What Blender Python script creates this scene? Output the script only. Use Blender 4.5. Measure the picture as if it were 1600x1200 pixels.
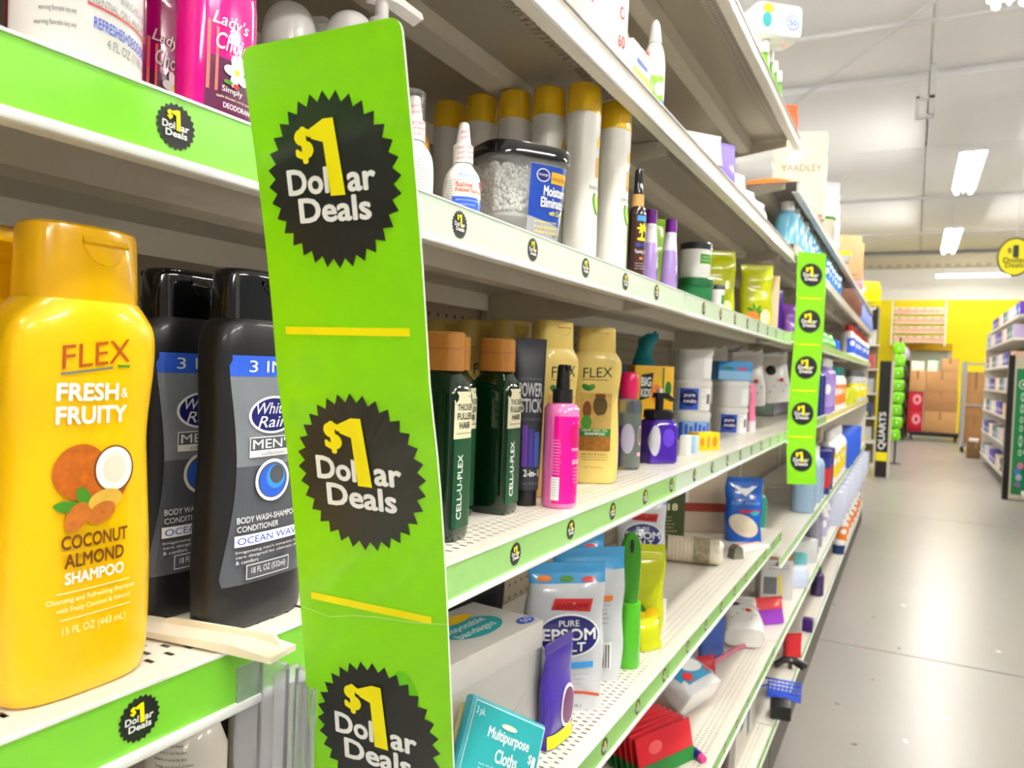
import bpy, bmesh, math, random
from mathutils import Matrix, Vector
random.seed(7)
S = bpy.context.scene
COL = S.collection
for o in list(bpy.data.objects):
    bpy.data.objects.remove(o)

# ------------------------------------------------------------------ camera
def lin(c):
    return tuple((x/12.92 if x <= .04045 else ((x+.055)/1.055)**2.4) for x in c)
def camera():
    f = 1200.0                                   # focal length for a 1600 px wide frame
    d = Vector(((1425-800)/f, (594-600)/f, 1)).normalized()      # direction of the aisle seen from the camera
    r = math.radians(3.0)
    up = Vector((math.sin(r), -math.cos(r), 0)); up = (up - d*up.dot(d)).normalized()
    X = d.cross(up)
    R = Matrix((X, d, up))                       # rows: world axes in camera axes (x right, y down, z forward)
    c = bpy.data.cameras.new('camera'); o = bpy.data.objects.new('camera', c); COL.objects.link(o)
    c.sensor_width = 36; c.lens = 36*f/1600; c.clip_start = .02; c.clip_end = 200
    cx, cy, cz = R.col[0], -R.col[1], -R.col[2]
    m = Matrix((cx, cy, cz)).transposed().to_4x4()
    m.translation = (0, 0, 1.2)
    o.matrix_world = m
    c.dof.use_dof = True; c.dof.focus_distance = .52; c.dof.aperture_fstop = 14
    S.camera = o
camera()

# ------------------------------------------------------------------ world and exposure
w = bpy.data.worlds.new('store_ambience'); S.world = w; w.use_nodes = True
bg = w.node_tree.nodes['Background']; bg.inputs[0].default_value = (1, .985, .96, 1); bg.inputs[1].default_value = .12
S.view_settings.view_transform = 'Standard'; S.view_settings.look = 'None'
S.view_settings.exposure = 1.33; S.view_settings.gamma = 1; S.view_settings.use_curve_mapping = False
TUBE = 36.0                                      # radiance of the fluorescent tubes

# ------------------------------------------------------------------ materials
_m = {}
def mat(name, rgb, rough=.45, metal=0, coat=0, trans=0, emit=0, var=.06, scale=40, bump=0, ior=1.45, alpha=1, sub=0, coatr=.08):
    if name in _m: return _m[name]
    m = bpy.data.materials.new(name); m.use_nodes = True
    nt = m.node_tree; b = nt.nodes['Principled BSDF']
    c = lin(tuple(x/255 for x in rgb))
    tc = nt.nodes.new('ShaderNodeTexCoord'); n = nt.nodes.new('ShaderNodeTexNoise')
    n.inputs['Scale'].default_value = scale; n.inputs['Detail'].default_value = 3
    nt.links.new(tc.outputs['Object'], n.inputs['Vector'])
    mix = nt.nodes.new('ShaderNodeMix'); mix.data_type = 'RGBA'
    mix.inputs[6].default_value = tuple(x*(1-var) for x in c)+(1,)
    mix.inputs[7].default_value = tuple(min(1, x*(1+var)) for x in c)+(1,)
    nt.links.new(n.outputs[0], mix.inputs[0]); nt.links.new(mix.outputs[2], b.inputs['Base Color'])
    b.inputs['Roughness'].default_value = rough; b.inputs['Metallic'].default_value = metal
    b.inputs['Coat Weight'].default_value = coat; b.inputs['Coat Roughness'].default_value = coatr
    b.inputs['Transmission Weight'].default_value = trans; b.inputs['IOR'].default_value = ior
    b.inputs['Alpha'].default_value = alpha
    if emit:
        b.inputs['Emission Color'].default_value = c+(1,); b.inputs['Emission Strength'].default_value = emit
    if bump:
        bp = nt.nodes.new('ShaderNodeBump'); bp.inputs['Strength'].default_value = bump; bp.inputs['Distance'].default_value = .002
        nt.links.new(n.outputs[0], bp.inputs['Height']); nt.links.new(bp.outputs[0], b.inputs['Normal'])
    _m[name] = m
    return m
CREAM = mat('cream_painted_steel', (236, 230, 217), .38, coat=.3)
GREY = mat('warm_grey_steel', (196, 188, 172), .42)
UNDER = mat('galvanised_shelf_underside', (166, 158, 142), .3, metal=.35, var=.08, scale=8)
PEG = mat('pegboard', (150, 138, 118), .6)
LIME = mat('lime_card', (138, 222, 0), .42, coat=.35, var=.03, scale=14)
LIMES = mat('lime_strip_paper', (126, 210, 44), .5, coat=1, coatr=.3, var=.04, scale=60)
LIMEC = mat('dull_lime_strip_paper', (126, 188, 78), .5, coat=.6, coatr=.3, var=.06, scale=90)
MINT = mat('glare_mint_strip_paper', (206, 230, 202), .45, coat=1, coatr=.25, var=.05, scale=70)  # near-white tone paints in the glare on the strips
LIMEGLARE = mat('glare_lime_strip_paper', (150, 208, 112), .5, coat=1, coatr=.25, var=.06, scale=90)  # lime paled, strip glare put into the paper colour
CARD = mat('card_edge', (238, 240, 226), .7)
BLACK = mat('black_print', (30, 32, 32), .42, coat=.3)
YEL = mat('yellow_print', (255, 240, 0), .45, var=.01)
WHITE = mat('white_print', (250, 250, 250), .5, var=.01)
RAIL = mat('white_plastic_rail', (242, 242, 242), .3, coat=.4)
WPL = mat('white_plastic', (240, 239, 236), .32, coat=.4, var=.02)
BLUE = mat('blue_print', (45, 95, 215), .4, coat=.4)
NAVY = mat('navy_print', (16, 22, 110), .4, coat=.4)
RED = mat('red_print', (205, 35, 40), .4, coat=.4)
GREYT = mat('grey_print', (120, 122, 125), .5)
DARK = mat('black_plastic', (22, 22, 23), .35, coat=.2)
GLOSSB = mat('glossy_black_plastic', (10, 10, 11), .1, coat=.8)
GOLD = mat('gold_cap', (255, 205, 30), .24, coat=.6)
CLEAR = mat('clear_plastic', (235, 240, 240), .08, trans=.9, ior=1.3)
BROWN = mat('kraft_cardboard', (178, 132, 84), .8)

# ------------------------------------------------------------------ mesh helpers
def ring(z, rx, ry, e=2.0, ox=0, oy=0, n=32):
    out = []
    for i in range(n):
        t = 2*math.pi*(i+.5)/n; c, s = math.cos(t), math.sin(t)
        out.append((ox+rx*math.copysign(abs(c)**(2/e), c), oy+ry*math.copysign(abs(s)**(2/e), s), z))
    return out
def full(sec): return tuple(sec)+((2.0, 0, 0) if len(sec) == 3 else (0, 0) if len(sec) == 4 else (0,)*(6-len(sec)))
def dense(secs, k=4):
    secs = [full(s) for s in secs]
    out = []
    for i in range(len(secs)-1):
        p0 = secs[max(i-1, 0)]; p1 = secs[i]; p2 = secs[i+1]; p3 = secs[min(i+2, len(secs)-1)]
        for j in range(k):
            t = j/k
            row = []
            for a, b, c, d in zip(p0, p1, p2, p3):
                v = .5*((2*b)+(-a+c)*t+(2*a-5*b+4*c-d)*t*t+(-a+3*b-3*c+d)*t**3)
                row.append(v)
            lo, hi = min(p1[0], p2[0]), max(p1[0], p2[0]); row[0] = min(max(row[0], lo), hi)
            out.append(tuple(row))
    out.append(secs[-1])
    return out
class B:
    def __init__(s): s.v = []; s.f = []; s.mi = []; s.mats = []; s.sm = []
    def midx(s, m):
        if m not in s.mats: s.mats.append(m)
        return s.mats.index(m)
    def add(s, v, f, m, smooth=False, xf=None):
        o = len(s.v); k = s.midx(m)
        s.v += [tuple(xf @ Vector(p)) for p in v] if xf else [tuple(p) for p in v]
        for a in f: s.f.append(tuple(i+o for i in a)); s.mi.append(k); s.sm.append(smooth)
        return s
    def loft(s, secs, m, n=32, k=0, xf=None):
        secs = dense(secs, k) if k else [full(q) for q in secs]
        v = []
        for q in secs: v += ring(q[0], q[1], q[2], q[3], q[4], q[5], n)
        f = []
        for a in range(len(secs)-1):
            for i in range(n):
                j = (i+1) % n
                f.append((a*n+i, a*n+j, (a+1)*n+j, (a+1)*n+i))
        f.append(tuple(range(n))[::-1]); f.append(tuple((len(secs)-1)*n+i for i in range(n)))
        return s.add(v, f, m, True, xf)
    def box(s, x0, x1, y0, y1, z0, z1, m, xf=None, bev=0):
        if bev:
            bm = bmesh.new(); bmesh.ops.create_cube(bm, size=1)
            for q in bm.verts: q.co = ((x0+x1)/2+q.co.x*(x1-x0), (y0+y1)/2+q.co.y*(y1-y0), (z0+z1)/2+q.co.z*(z1-z0))
            bmesh.ops.bevel(bm, geom=list(bm.edges), offset=bev, segments=2, affect='EDGES', profile=.5)
            bm.verts.ensure_lookup_table()
            v = [tuple(q.co) for q in bm.verts]; f = [tuple(q.index for q in p.verts) for p in bm.faces]; bm.free()
            return s.add(v, f, m, True, xf)
        v = [(x, y, z) for x in (x0, x1) for y in (y0, y1) for z in (z0, z1)]
        f = [(0, 1, 3, 2), (4, 6, 7, 5), (0, 4, 5, 1), (2, 3, 7, 6), (0, 2, 6, 4), (1, 5, 7, 3)]
        return s.add(v, f, m, False, xf)
    def tube(s, pts, r, m, n=8):
        pts = [Vector(p) for p in pts]; v = []; f = []
        for i, p in enumerate(pts):
            t = (pts[min(i+1, len(pts)-1)]-pts[max(i-1, 0)]).normalized()
            a = t.orthogonal().normalized() if i == 0 else (a-t*a.dot(t)).normalized(); b = t.cross(a)
            for q in range(n):
                g = 2*math.pi*q/n; v.append(p+(a*math.cos(g)+b*math.sin(g))*r)
        for i in range(len(pts)-1):
            for q in range(n): f.append((i*n+q, i*n+(q+1) % n, (i+1)*n+(q+1) % n, (i+1)*n+q))
        f.append(tuple(range(n))[::-1]); f.append(tuple((len(pts)-1)*n+q for q in range(n)))
        return s.add(v, f, m, True)
    def prism(s, pts, t0, t1, m, axis='y'):          # outline in (x, z) pushed along y
        n = len(pts)
        v = [(x, t0, z) for x, z in pts]+[(x, t1, z) for x, z in pts]
        f = [tuple(range(n)), tuple(range(2*n-1, n-1, -1))]+[(i, i+n, (i+1) % n+n, (i+1) % n) for i in range(n)]
        return s.add(v, f, m)
    def mesh(s, name):
        me = bpy.data.meshes.new(name); me.from_pydata(s.v, [], s.f)
        for m in s.mats: me.materials.append(m)
        me.polygons.foreach_set('material_index', s.mi); me.polygons.foreach_set('use_smooth', s.sm)
        me.update()
        if any(s.sm): me.set_sharp_from_angle(angle=math.radians(38))
        return me
_g = {}
def glyphs(text, bold=0.0, shear=0.0):
    key = (text, bold, shear)
    if key not in _g:
        c = bpy.data.curves.new('lettering', 'FONT'); c.body = text; c.resolution_u = 3; c.shear = shear
        o = bpy.data.objects.new('lettering', c); COL.objects.link(o)
        me = bpy.data.meshes.new_from_object(o.evaluated_get(bpy.context.evaluated_depsgraph_get()))
        v = [(p.co.x, p.co.y) for p in me.vertices]; f = [tuple(p.vertices) for p in me.polygons]
        n = len(v)
        if bold:
            sh = [(bold*math.cos(q*math.pi/4), bold*math.sin(q*math.pi/4)) for q in range(0, 8, 1 if bold > .02 else 2)]
            f = f+[tuple(i+n*(k+1) for i in p) for k in range(len(sh)) for p in f]; v = v+[(x+a, y+b) for a, b in sh for x, y in v]
        bpy.data.objects.remove(o); bpy.data.curves.remove(c); bpy.data.meshes.remove(me)
        x0 = min(p[0] for p in v); x1 = max(p[0] for p in v); y0 = min(p[1] for p in v); y1 = max(p[1] for p in v)
        _g[key] = ([((x-x0)/(x1-x0), (y-y0)/(y1-y0)) for x, y in v], f, n)
    return _g[key]
class Print:
    """flat print laid on a surface: surf(u, z, lift) gives the 3-D point"""
    def __init__(s, surf): s.b = B(); s.surf = surf; s.k = .0003; s.dk = .00007; s.dl = .000015
    def lay(s, pts, faces, m, n=0):                  # n: vertices per overlaid copy, each copy a hair higher
        s.k += s.dk
        s.b.add([s.surf(u, z, s.k+(i//n*s.dl if n else 0)) for i, (u, z) in enumerate(pts)], faces, m)
        if n: s.k += (len(pts)//n-1)*s.dl
        return s
    def text(s, t, x0, x1, z0, z1, m, bold=.015, shear=0, rot=0):
        v, f, nb = glyphs(t, bold, shear)
        if rot == 90: v = [(1-y, x) for x, y in v]          # reads bottom to top
        sl = 0 if rot == 90 else rot                       # rot as a slope otherwise
        return s.lay([(x0+x*(x1-x0), z0+y*(z1-z0)+sl*x*(x1-x0)) for x, y in v], f, m, nb)
    def rect(s, x0, x1, z0, z1, m, nx=10, nz=6, warp=None):
        p = [(x0+(x1-x0)*i/nx, z0+(z1-z0)*j/nz) for j in range(nz+1) for i in range(nx+1)]
        if warp: p = [warp(*q) for q in p]
        f = [(j*(nx+1)+i, j*(nx+1)+i+1, (j+1)*(nx+1)+i+1, (j+1)*(nx+1)+i) for j in range(nz) for i in range(nx)]
        return s.lay(p, f, m)
    def oval(s, cx, cz, rx, rz, m, n=32, r0=0.0, nr=7, rot=0):
        p = []; f = []
        ca, sa = math.cos(rot), math.sin(rot)
        for j in range(nr+1):
            q = r0+(1-r0)*j/nr
            for i in range(n):
                t = 2*math.pi*i/n; x, z = rx*q*math.cos(t), rz*q*math.sin(t)
                p.append((cx+x*ca-z*sa, cz+x*sa+z*ca))
        for j in range(nr):
            for i in range(n): f.append((j*n+i, j*n+(i+1) % n, (j+1)*n+(i+1) % n, (j+1)*n+i))
        return s.lay(p, f, m)
    def poly(s, pts, m): return s.lay(pts, [tuple(range(len(pts)))], m)
    def lines(s, x0, x1, z1, dz, rows, m, h=.0012):          # rows of small print
        for i in range(rows):
            s.text(random.choice(('warnings use only as directed', 'keep out of reach of children', 'store in a cool dry place', 'for external use only rinse')), x0, x0+(x1-x0)*random.uniform(.7, 1), z1-i*dz-h, z1-i*dz, m, 0)
        return s
    def badge(s, cx, cz, R, teeth=32):
        pts = [(cx, cz)]
        for i in range(2*teeth):
            r = R*(1 if i % 2 == 0 else .885); t = math.pi*i/teeth+math.pi/2
            pts.append((cx+r*math.cos(t), cz+r*math.sin(t)))
        n = 2*teeth
        s.lay(pts, [(0, 1+i, 1+(i+1) % n) for i in range(n)], BLACK)
        T = lambda t, a, b, c, d, m, bo: s.text(t, cx+a*R, cx+b*R, cz+c*R, cz+d*R, m, bo)
        T('Dol', -.69, -.05, -.13, .175, WHITE, .03); T('ar', .23, .65, -.135, .085, WHITE, .03)
        T('Deals', -.545, .55, -.46, -.165, WHITE, .03); T('$', -.49, -.21, .22, .635, YEL, .04)
        s.poly([(cx+a*R, cz+b*R) for a, b in ((-.23, .49), (-.24, .60), (-.02, .69), (.13, .69), (.20, -.165), (-.02, -.165), (-.055, .44))][::-1], YEL)
        return s
    def mesh(s, name='printed_label'): return s.b.mesh(name)
def front_of(secs, k=0):
    q = dense(secs, k) if k else [full(a) for a in secs]
    def surf(u, z, lift):
        a = q[0]; b = q[-1]; t = 0
        for i in range(len(q)-1):
            if q[i][0] <= z <= q[i+1][0] or i == len(q)-2:
                a, b = q[i], q[i+1]; t = min(max((z-a[0])/max(b[0]-a[0], 1e-9), 0), 1); break
        rx, ry, e, oy = (a[j]+(b[j]-a[j])*t for j in (1, 2, 3, 5))
        g = min(abs(u)/rx, .998)
        return (u, oy-ry*(1-g**e)**(1/e)-lift, z)
    return surf
def flat_front(y): return lambda u, z, lift: (u, y-lift, z)
def flat_top(z): return lambda u, v, lift: (u, v, z+lift)

# ------------------------------------------------------------------ scene objects
def tag(o, label=None, cat=None, group=None, kind=None):
    if label: o['label'] = label
    if cat: o['category'] = cat
    if group: o['group'] = group
    if kind: o['kind'] = kind
def part(name, me, parent=None):
    o = bpy.data.objects.new(name, me); COL.objects.link(o); o.parent = parent
    return o
def thing(name, parts, loc, label, cat, group=None, rz=90, rx=0, ry=0, kind=None, sc=1):
    """parts: (name, mesh) or (name, mesh, [(sub name, mesh), ...])"""
    one = len(parts) == 1 and (len(parts[0]) < 3 or not parts[0][2])
    o = part(name, parts[0][1] if one else None)
    if not one:
        for p in parts:
            c = part(p[0], p[1], o)
            for q in (p[2] if len(p) > 2 else []):
                g = part(q[0], q[1], c)
                if len(q) > 2: g.location = q[2]
    o.location = loc; o.rotation_euler = (math.radians(rx), math.radians(ry), math.radians(rz))
    if sc != 1: o.scale = (sc, sc, sc)
    tag(o, label, cat, group, kind)
    return o
def structure(name, b, parent=None):
    o = part(name, b.mesh(name), parent)
    if not parent: tag(o, kind='structure')
    return o
_c = {}
def once(key, fn):
    if key not in _c: _c[key] = fn()
    return _c[key]

# ------------------------------------------------------------------ the room
CONC = mat('polished_concrete', (152, 147, 141), .30, var=.12, scale=1.6, coat=.1, coatr=.25)
JOINT = mat('joint_filler', (84, 78, 72), .9)
CEIL = mat('white_insulated_ceiling', (244, 245, 247), .85, var=.05, scale=.7)
CEILB = mat('painted_joist', (222, 222, 222), .7)
WALL = mat('off_white_wall', (246, 244, 238), .8, var=.02, scale=.5)
WALLY = mat('yellow_wall_paint', (255, 234, 0), .6, var=.02, scale=.6)
BEIGE = mat('beige_header', (214, 205, 180), .7)
HOUS = mat('white_enamel', (235, 235, 232), .5)
TUB = mat('fluorescent_tube', (255, 252, 244), .5, emit=TUBE, var=0)

fl = structure('floor', B().box(-9, 9, -5, 24, -.06, -.012, JOINT))
for y0, y1 in ((-5, -.1), (-.1, 3.76), (3.76, 7.62), (7.62, 11.48), (11.48, 15.34), (15.34, 24)):
    for x0, x1 in ((-9, -3.4), (-3.4, 2.6), (2.6, 9)):
        part('floor_slab', B().box(x0+.005, x1-.005, y0+.005, y1-.005, -.012, 0, CONC).mesh('floor_slab'), fl)
FLK = dict(w=mat('white_fleck', (226, 224, 218), .6), b=mat('brown_fleck', (96, 76, 60), .8), g=mat('green_fleck', (150, 220, 110), .6), g2=mat('grey_fleck', (110, 106, 102), .7))
for x, y, q, c in [(0.016, 4.585, 0.02, 'w'), (0.4, 4.055, 0.018, 'w'), (0.167, 3.138, 0.014, 'w'), (-0.112, 2.746, 0.012, 'b'), (-0.085, 3.377, 0.008, 'b'), (-0.189, 3.051, 0.01, 'b'), (0.037, 2.865, 0.016, 'w'), (-0.185, 3.733, 0.012, 'g'), (-0.116, 4.259, 0.014, 'g2'), (-0.31, 4.373, 0.012, 'b'), (0.005, 3.84, 0.014, 'g2')]:
    part('floor_fleck', Print(lambda u, v, l: (x+u, y+v, l)).oval(0, 0, q*.5, q*.9, FLK[c], 10, nr=1, rot=x*9).mesh('floor_fleck'), fl)
ce = structure('ceiling', B().box(-9, 9, -5, 21, 4.22, 4.3, CEIL))
for y0, y1, z in ((-5, 1.2, 4.2), (1.2, 4.6, 4.21), (4.6, 8.5, 4.2), (8.5, 11.0, 4.14), (11.0, 14.2, 4.19), (14.2, 17.5, 4.17), (17.5, 20.4, 4.19)):
    for x0, x1 in ((-9, -4), (-4, 0.02), (.02, 4.4), (4.4, 9)):
        part('ceiling_panel', B().box(x0+.01, x1-.01, y0+.01, y1-.01, z, 4.22, CEIL, bev=.004).mesh('ceiling_panel'), ce)
for y in (1.2, 4.6, 11.0, 14.2, 17.5):
    part('joist', B().box(-9, 9, y-.02, y+.02, 4.15, 4.2, CEILB).mesh('joist'), ce)
part('sprinkler_pipe', B().tube([(-9, 7.1, 4.12), (9, 7.1, 4.12)], .022, CEILB).mesh('sprinkler_pipe'), ce)
part('bracing_rod', B().tube([(-1.6, 9.2, 4.1), (1.0, 5.2, 4.1)], .014, CEILB).mesh('bracing_rod'), ce)
hb = B().box(.02, .07, 8.3, 8.36, 3.72, 4.2, CEILB).box(-.09, -.06, 8.3, 8.36, 3.72, 4.0, CEILB).box(-.09, .07, 8.3, 8.36, 3.70, 3.73, CEILB).box(-.09, .07, 8.3, 8.36, 3.88, 3.905, CEILB)
part('pipe_hanger', hb.mesh('pipe_hanger'), ce)
wb = structure('wall_back', B().box(-9, 9, 20.4, 20.6, 0, 4.22, WALL))
part('yellow_band', B().box(-9, 9, 20.38, 20.4, 0, 3.08, WALLY).mesh('yellow_band'), wb)
hd = B().box(-9, 9, 20.1, 20.4, 3.82, 4.1, BEIGE)
part('header_beam', hd.mesh('header_beam'), wb)
rib = once('rib', lambda: B().box(-.05, .05, 20.07, 20.1, 3.82, 3.88, mat('tan_rib', (186, 176, 150), .7)).mesh('header_rib'))
for i in range(24): part('header_rib', rib, wb).location.x = -2+i*.2
# stock-room doorway in the yellow wall
d1 = structure('door_1', B().box(-.42, -.34, 20.26, 20.38, 0, 1.9, BEIGE).box(.70, .78, 20.26, 20.38, 0, 1.9, BEIGE))
part('door_header', B().box(-.42, .78, 20.2, 20.38, 1.9, 2.06, mat('ochre_header', (214, 168, 8), .6)).mesh('door_header'), d1)
part('strip_curtain', B().box(-.34, .70, 20.3, 20.34, 0, 1.9, mat('grey_green_door', (190, 196, 176), .6)).mesh('strip_curtain'), d1)

def fixture(x, y, L, rz, label, tr=.024, z=3.6):
    p = once(('fix', L, tr), lambda: [
        ('housing', B().box(-.13, .13, -L/2, L/2, .05, .11, HOUS, bev=.01).prism([(-.02, .05), (.02, .05), (0, .02)], -L/2, L/2, HOUS).mesh('housing')),
        ('hanger', B().tube([(0, -L*.4, .11), (0, -L*.4, .74 if z < 3.6 else .56)], .006, CEILB).mesh('hanger')),
        ('hanger', B().tube([(0, L*.4, .11), (0, L*.4, .74 if z < 3.6 else .56)], .006, CEILB).mesh('hanger')),
        ('tube', B().tube([(-.075, -L/2+.03, .02), (-.075, L/2-.03, .02)], tr, TUB, 10).mesh('tube')),
        ('tube', B().tube([(.075, -L/2+.03, .02), (.075, L/2-.03, .02)], tr, TUB, 10).mesh('tube'))])
    thing('ceiling_light', p, (x, y, z), label, 'light', 'hanging fluorescent fixtures', rz=rz)
fixture(.47, 10.45, 1.9, 0, 'two-tube fluorescent light hanging over the aisle, lower of the pair in line')
fixture(.49, 15.4, 2.4, 0, 'smaller far two-tube fluorescent light just above the beige header')
fixture(.44, 4.9, 1.9, 0, 'fluorescent light cut off by the top edge of the picture')
fixture(1.04, 18.9, 1.4, 90, 'wide fluorescent light running crosswise before the yellow wall', .010, 3.43)
for x in (-3.1, .45, 4.0):
    for y in (-3.6, .3, 4.9, 10.4, 15.4):
        if x == .45 and y > 1: continue
        fixture(x, y, 2.4, 0, 'fluorescent light hanging over a neighbouring part of the store')

# ------------------------------------------------------------------ shelving
XF = -.32                                        # front edge of the shelves on the left
DEP = .344
SEC = 1.18
ZL = dict(E=1.885, D=1.56, A=1.322, B=1.04, C=.745, F=.415, G=.163)
def perforated(b, x0, x1, y0, y1, z, m, rows, pitch, hx, hy, flip=False):
    """a sheet from x0 to x1 with staggered slots"""
    dx = (x1-x0)/rows
    for r in range(rows):
        a, c = x0+r*dx, x0+(r+1)*dx
        off = pitch/2 if r % 2 else 0
        n = int((y1-y0-off)/pitch)
        ys = [y0+off+i*pitch for i in range(n+1)]
        v = []; f = []
        def quad(*p):
            o = len(v); v.extend((q[0], q[1], z) for q in p); f.append((o, o+1, o+2, o+3) if not flip else (o+3, o+2, o+1, o))
        if off: quad((a, y0), (c, y0), (c, ys[0]), (a, ys[0]))
        if ys[-1] < y1-1e-6: quad((a, ys[-1]), (c, ys[-1]), (c, y1), (a, y1))
        for i in range(n):
            s, t = ys[i], ys[i+1]; mx, my = (a+c)/2, (s+t)/2
            p, q, u, w_ = mx-hx/2, mx+hx/2, my-hy/2, my+hy/2
            quad((a, s), (c, s), (q, u), (p, u)); quad((c, s), (c, t), (q, w_), (q, u))
            quad((c, t), (a, t), (p, w_), (q, w_)); quad((a, t), (a, s), (p, u), (p, w_))
        b.add(v, f, m)
def deck_mesh(L, holes=True, dep=DEP, chan=.03, cx=-.105):
    b = B(); t = .0016
    if holes:
        for z, fl_ in ((0, False),):
            perforated(b, -.060, -.016, 0, L, z, CREAM, 4, .012, .0066, .0030, fl_)
            for a, c in ((-dep, -.060), (-.016, 0)):
                q = [(a, 0, z), (c, 0, z), (c, L, z), (a, L, z)]
                b.add(q, [(0, 1, 2, 3) if not fl_ else (3, 2, 1, 0)], CREAM)
        perforated(b, -.060, -.016, 0, L, -t, UNDER, 4, .012, .0090, .0058, True)      # galvanised underside
        for a, c in ((-dep, -.060), (-.016, 0)):
            b.add([(a, 0, -t), (c, 0, -t), (c, L, -t), (a, L, -t)], [(3, 2, 1, 0)], UNDER)
    else: b.box(-dep, 0, 0, L, -t/2, 0, CREAM).box(-dep, 0, 0, L, -t, -t/2, UNDER)
    b.box(-.003, 0, 0, L, -.032, -t, CREAM)                       # front lip
    b.box(-dep, -dep+.002, 0, L, -.03, -t, CREAM)
    b.box(-.016, -.003, 0, L, -.032, -.030, CREAM)
    return b.mesh('deck')
def chan_mesh(L, x0, x1, d):
    return B().prism([(x0-.012, -.0016), (x0, -d), (x1, -d), (x1+.006, -.0016)], .006, L-.006, GREY).mesh('stiffener')
def bracket_mesh(dep=DEP):
    b = B().prism([(-dep+.004, -.003), (-dep+.004, -.062), (-dep*.5, -.040), (-.035, -.022), (-.035, -.003)], 0, .003, GREY)
    b.loft([(0, .005, .005), (.0035, .005, .005), (.0045, .003, .003)], RAIL, 10, xf=Matrix.Translation((-.055, .003, -.013)) @ Matrix.Rotation(-math.pi/2, 4, 'X'))
    return b.mesh('bracket')
BADGE = Print(lambda u, z, l: (.0022+l, u, z)).badge(0, 0, .0112, 22).mesh('price_badge')
def strip_mesh(L, m):
    b = B().box(0, .0022, .004, L-.004, -.0295, -.0006, m)
    return b.mesh('price_strip')
def strip_pair(y, ma, mb):
    return B().box(0, .0022, .004, y, -.0295, -.0006, ma).mesh('price_strip'), B().box(0, .0022, y+.001, SEC-.004, -.0295, -.0006, mb).mesh('price_strip')
def rail_mesh(L):
    b = B().box(0, .0055, .001, L-.001, -.0345, -.0295, RAIL, bev=.001).box(0, .0030, .001, L-.001, -.0008, .0006, RAIL)
    return b.mesh('strip_rail')
LEVELN = dict(E='topmost', D='second from top', A='third from top', B='fourth from top', C='fifth from top', F='sixth from top', G='lowest')
SECN = {-1: 'bay left of the yellow bottles', 0: 'bay behind the big lime sign', 1: 'bay ending at the small sign'}
def kick_mesh(): return B().box(-.012, -.002, .002, SEC-.002, -.163, -.034, mat('kick_plate', (96, 90, 82), .6)).mesh('kick_plate')
for s in (-1, 0, 1):
    y0 = s*SEC
    for k, z in ZL.items():
        ch = .0175 if k == 'D' else .030
        if k in 'ED': x0, x1 = -.172, -.138
        else: x0, x1 = -.125, -.095
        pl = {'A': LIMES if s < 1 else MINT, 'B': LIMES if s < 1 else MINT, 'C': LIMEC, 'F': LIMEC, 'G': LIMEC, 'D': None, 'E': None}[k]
        parts = [('deck', once(('deck', SEC), lambda: deck_mesh(SEC))),
                 ('stiffener', once(('chan', ch, x0), lambda: chan_mesh(SEC, x0, x1, ch))),
                 ('bracket', once('bracket', bracket_mesh))]
        parts.append(('strip_rail', once(('rail', SEC), lambda: rail_mesh(SEC))))
        if pl:
            subs = []
            if k in 'ABCFG':
                off = {'A': .122, 'B': .111, 'C': .118, 'F': .09, 'G': .06}[k]
                subs = [('price_badge', BADGE, (0, off+i*.130, -.0148)) for i in range(9) if off+i*.13 < SEC-.02]
            if s == 0 and k in 'AB':                               # two paper inserts, the second paler to paint in the glare
                q = once(('pair', k), lambda: strip_pair(.45, LIMES, MINT if k == 'A' else LIMEGLARE))
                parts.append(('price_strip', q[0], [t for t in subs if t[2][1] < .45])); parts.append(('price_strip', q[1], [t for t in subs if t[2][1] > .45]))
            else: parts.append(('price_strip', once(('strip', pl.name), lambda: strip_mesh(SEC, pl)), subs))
        if k == 'G': parts.append(('kick_plate', once('kick', kick_mesh)))
        o = thing('gondola_shelf', parts, (XF, y0, z), f'cream metal shelf, {LEVELN[k]}, in the {SECN[s]}', 'shelf', 'cream gondola shelves', rz=0)
        o2 = part('bracket', _c['bracket'], o); o2.location = (0, SEC-.010, 0)
def back_panel(L, H):
    b = B(); p = .0254
    ny = int((L-.03)/p); nz = int(H/p); r = .0033
    v = []; f = []; oy = L-ny*p
    for j in range(nz):
        for i in range(ny):
            cy, cz = oy+(i+.5)*p, .12+(j+.5)*p; o = len(v); h = p/2
            v += [(0, cy+a*h, cz+c*h) for a, c in ((1, 0), (1, 1), (0, 1), (-1, 1), (-1, 0), (-1, -1), (0, -1), (1, -1))]
            v += [(0, cy+r*math.cos(math.pi*q/4), cz+r*math.sin(math.pi*q/4)) for q in range(8)]
            f += [(o+q, o+(q+1) % 8, o+8+(q+1) % 8, o+8+q) for q in range(8)]
    b.add(v, f, PEG)
    b.box(-.03, -.022, .032, L, .1, .12+H, mat('dark_red_backing', (70, 22, 26), .7))
    return b.mesh('back_panel')
def frame(y0, label, peg=True, last=False):
    bp = once(('bp', peg), lambda: back_panel(SEC, 1.83) if peg else B().box(-.03, 0, .032, SEC, .1, 1.95, PEG).mesh('back_panel'))
    up = once('upright', lambda: B().box(-.03, .012, .001, .031, 0, 1.98, GREY).mesh('upright'))
    o = thing('shelving_backboard', [('back_panel', bp), ('upright', up)], (XF-.36, y0, 0), label, 'shelving', 'shelving backboards', rz=0)
    if last: part('upright', up, o).location = (0, SEC-.032, 0)
frame(-SEC, 'pegboard shelving back of the bay to the left of the yellow bottles')
frame(0, 'pegboard shelving back behind the big lime sign and the black bottles')
frame(SEC, 'pegboard shelving back behind the cotton swab tubs')
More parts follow.
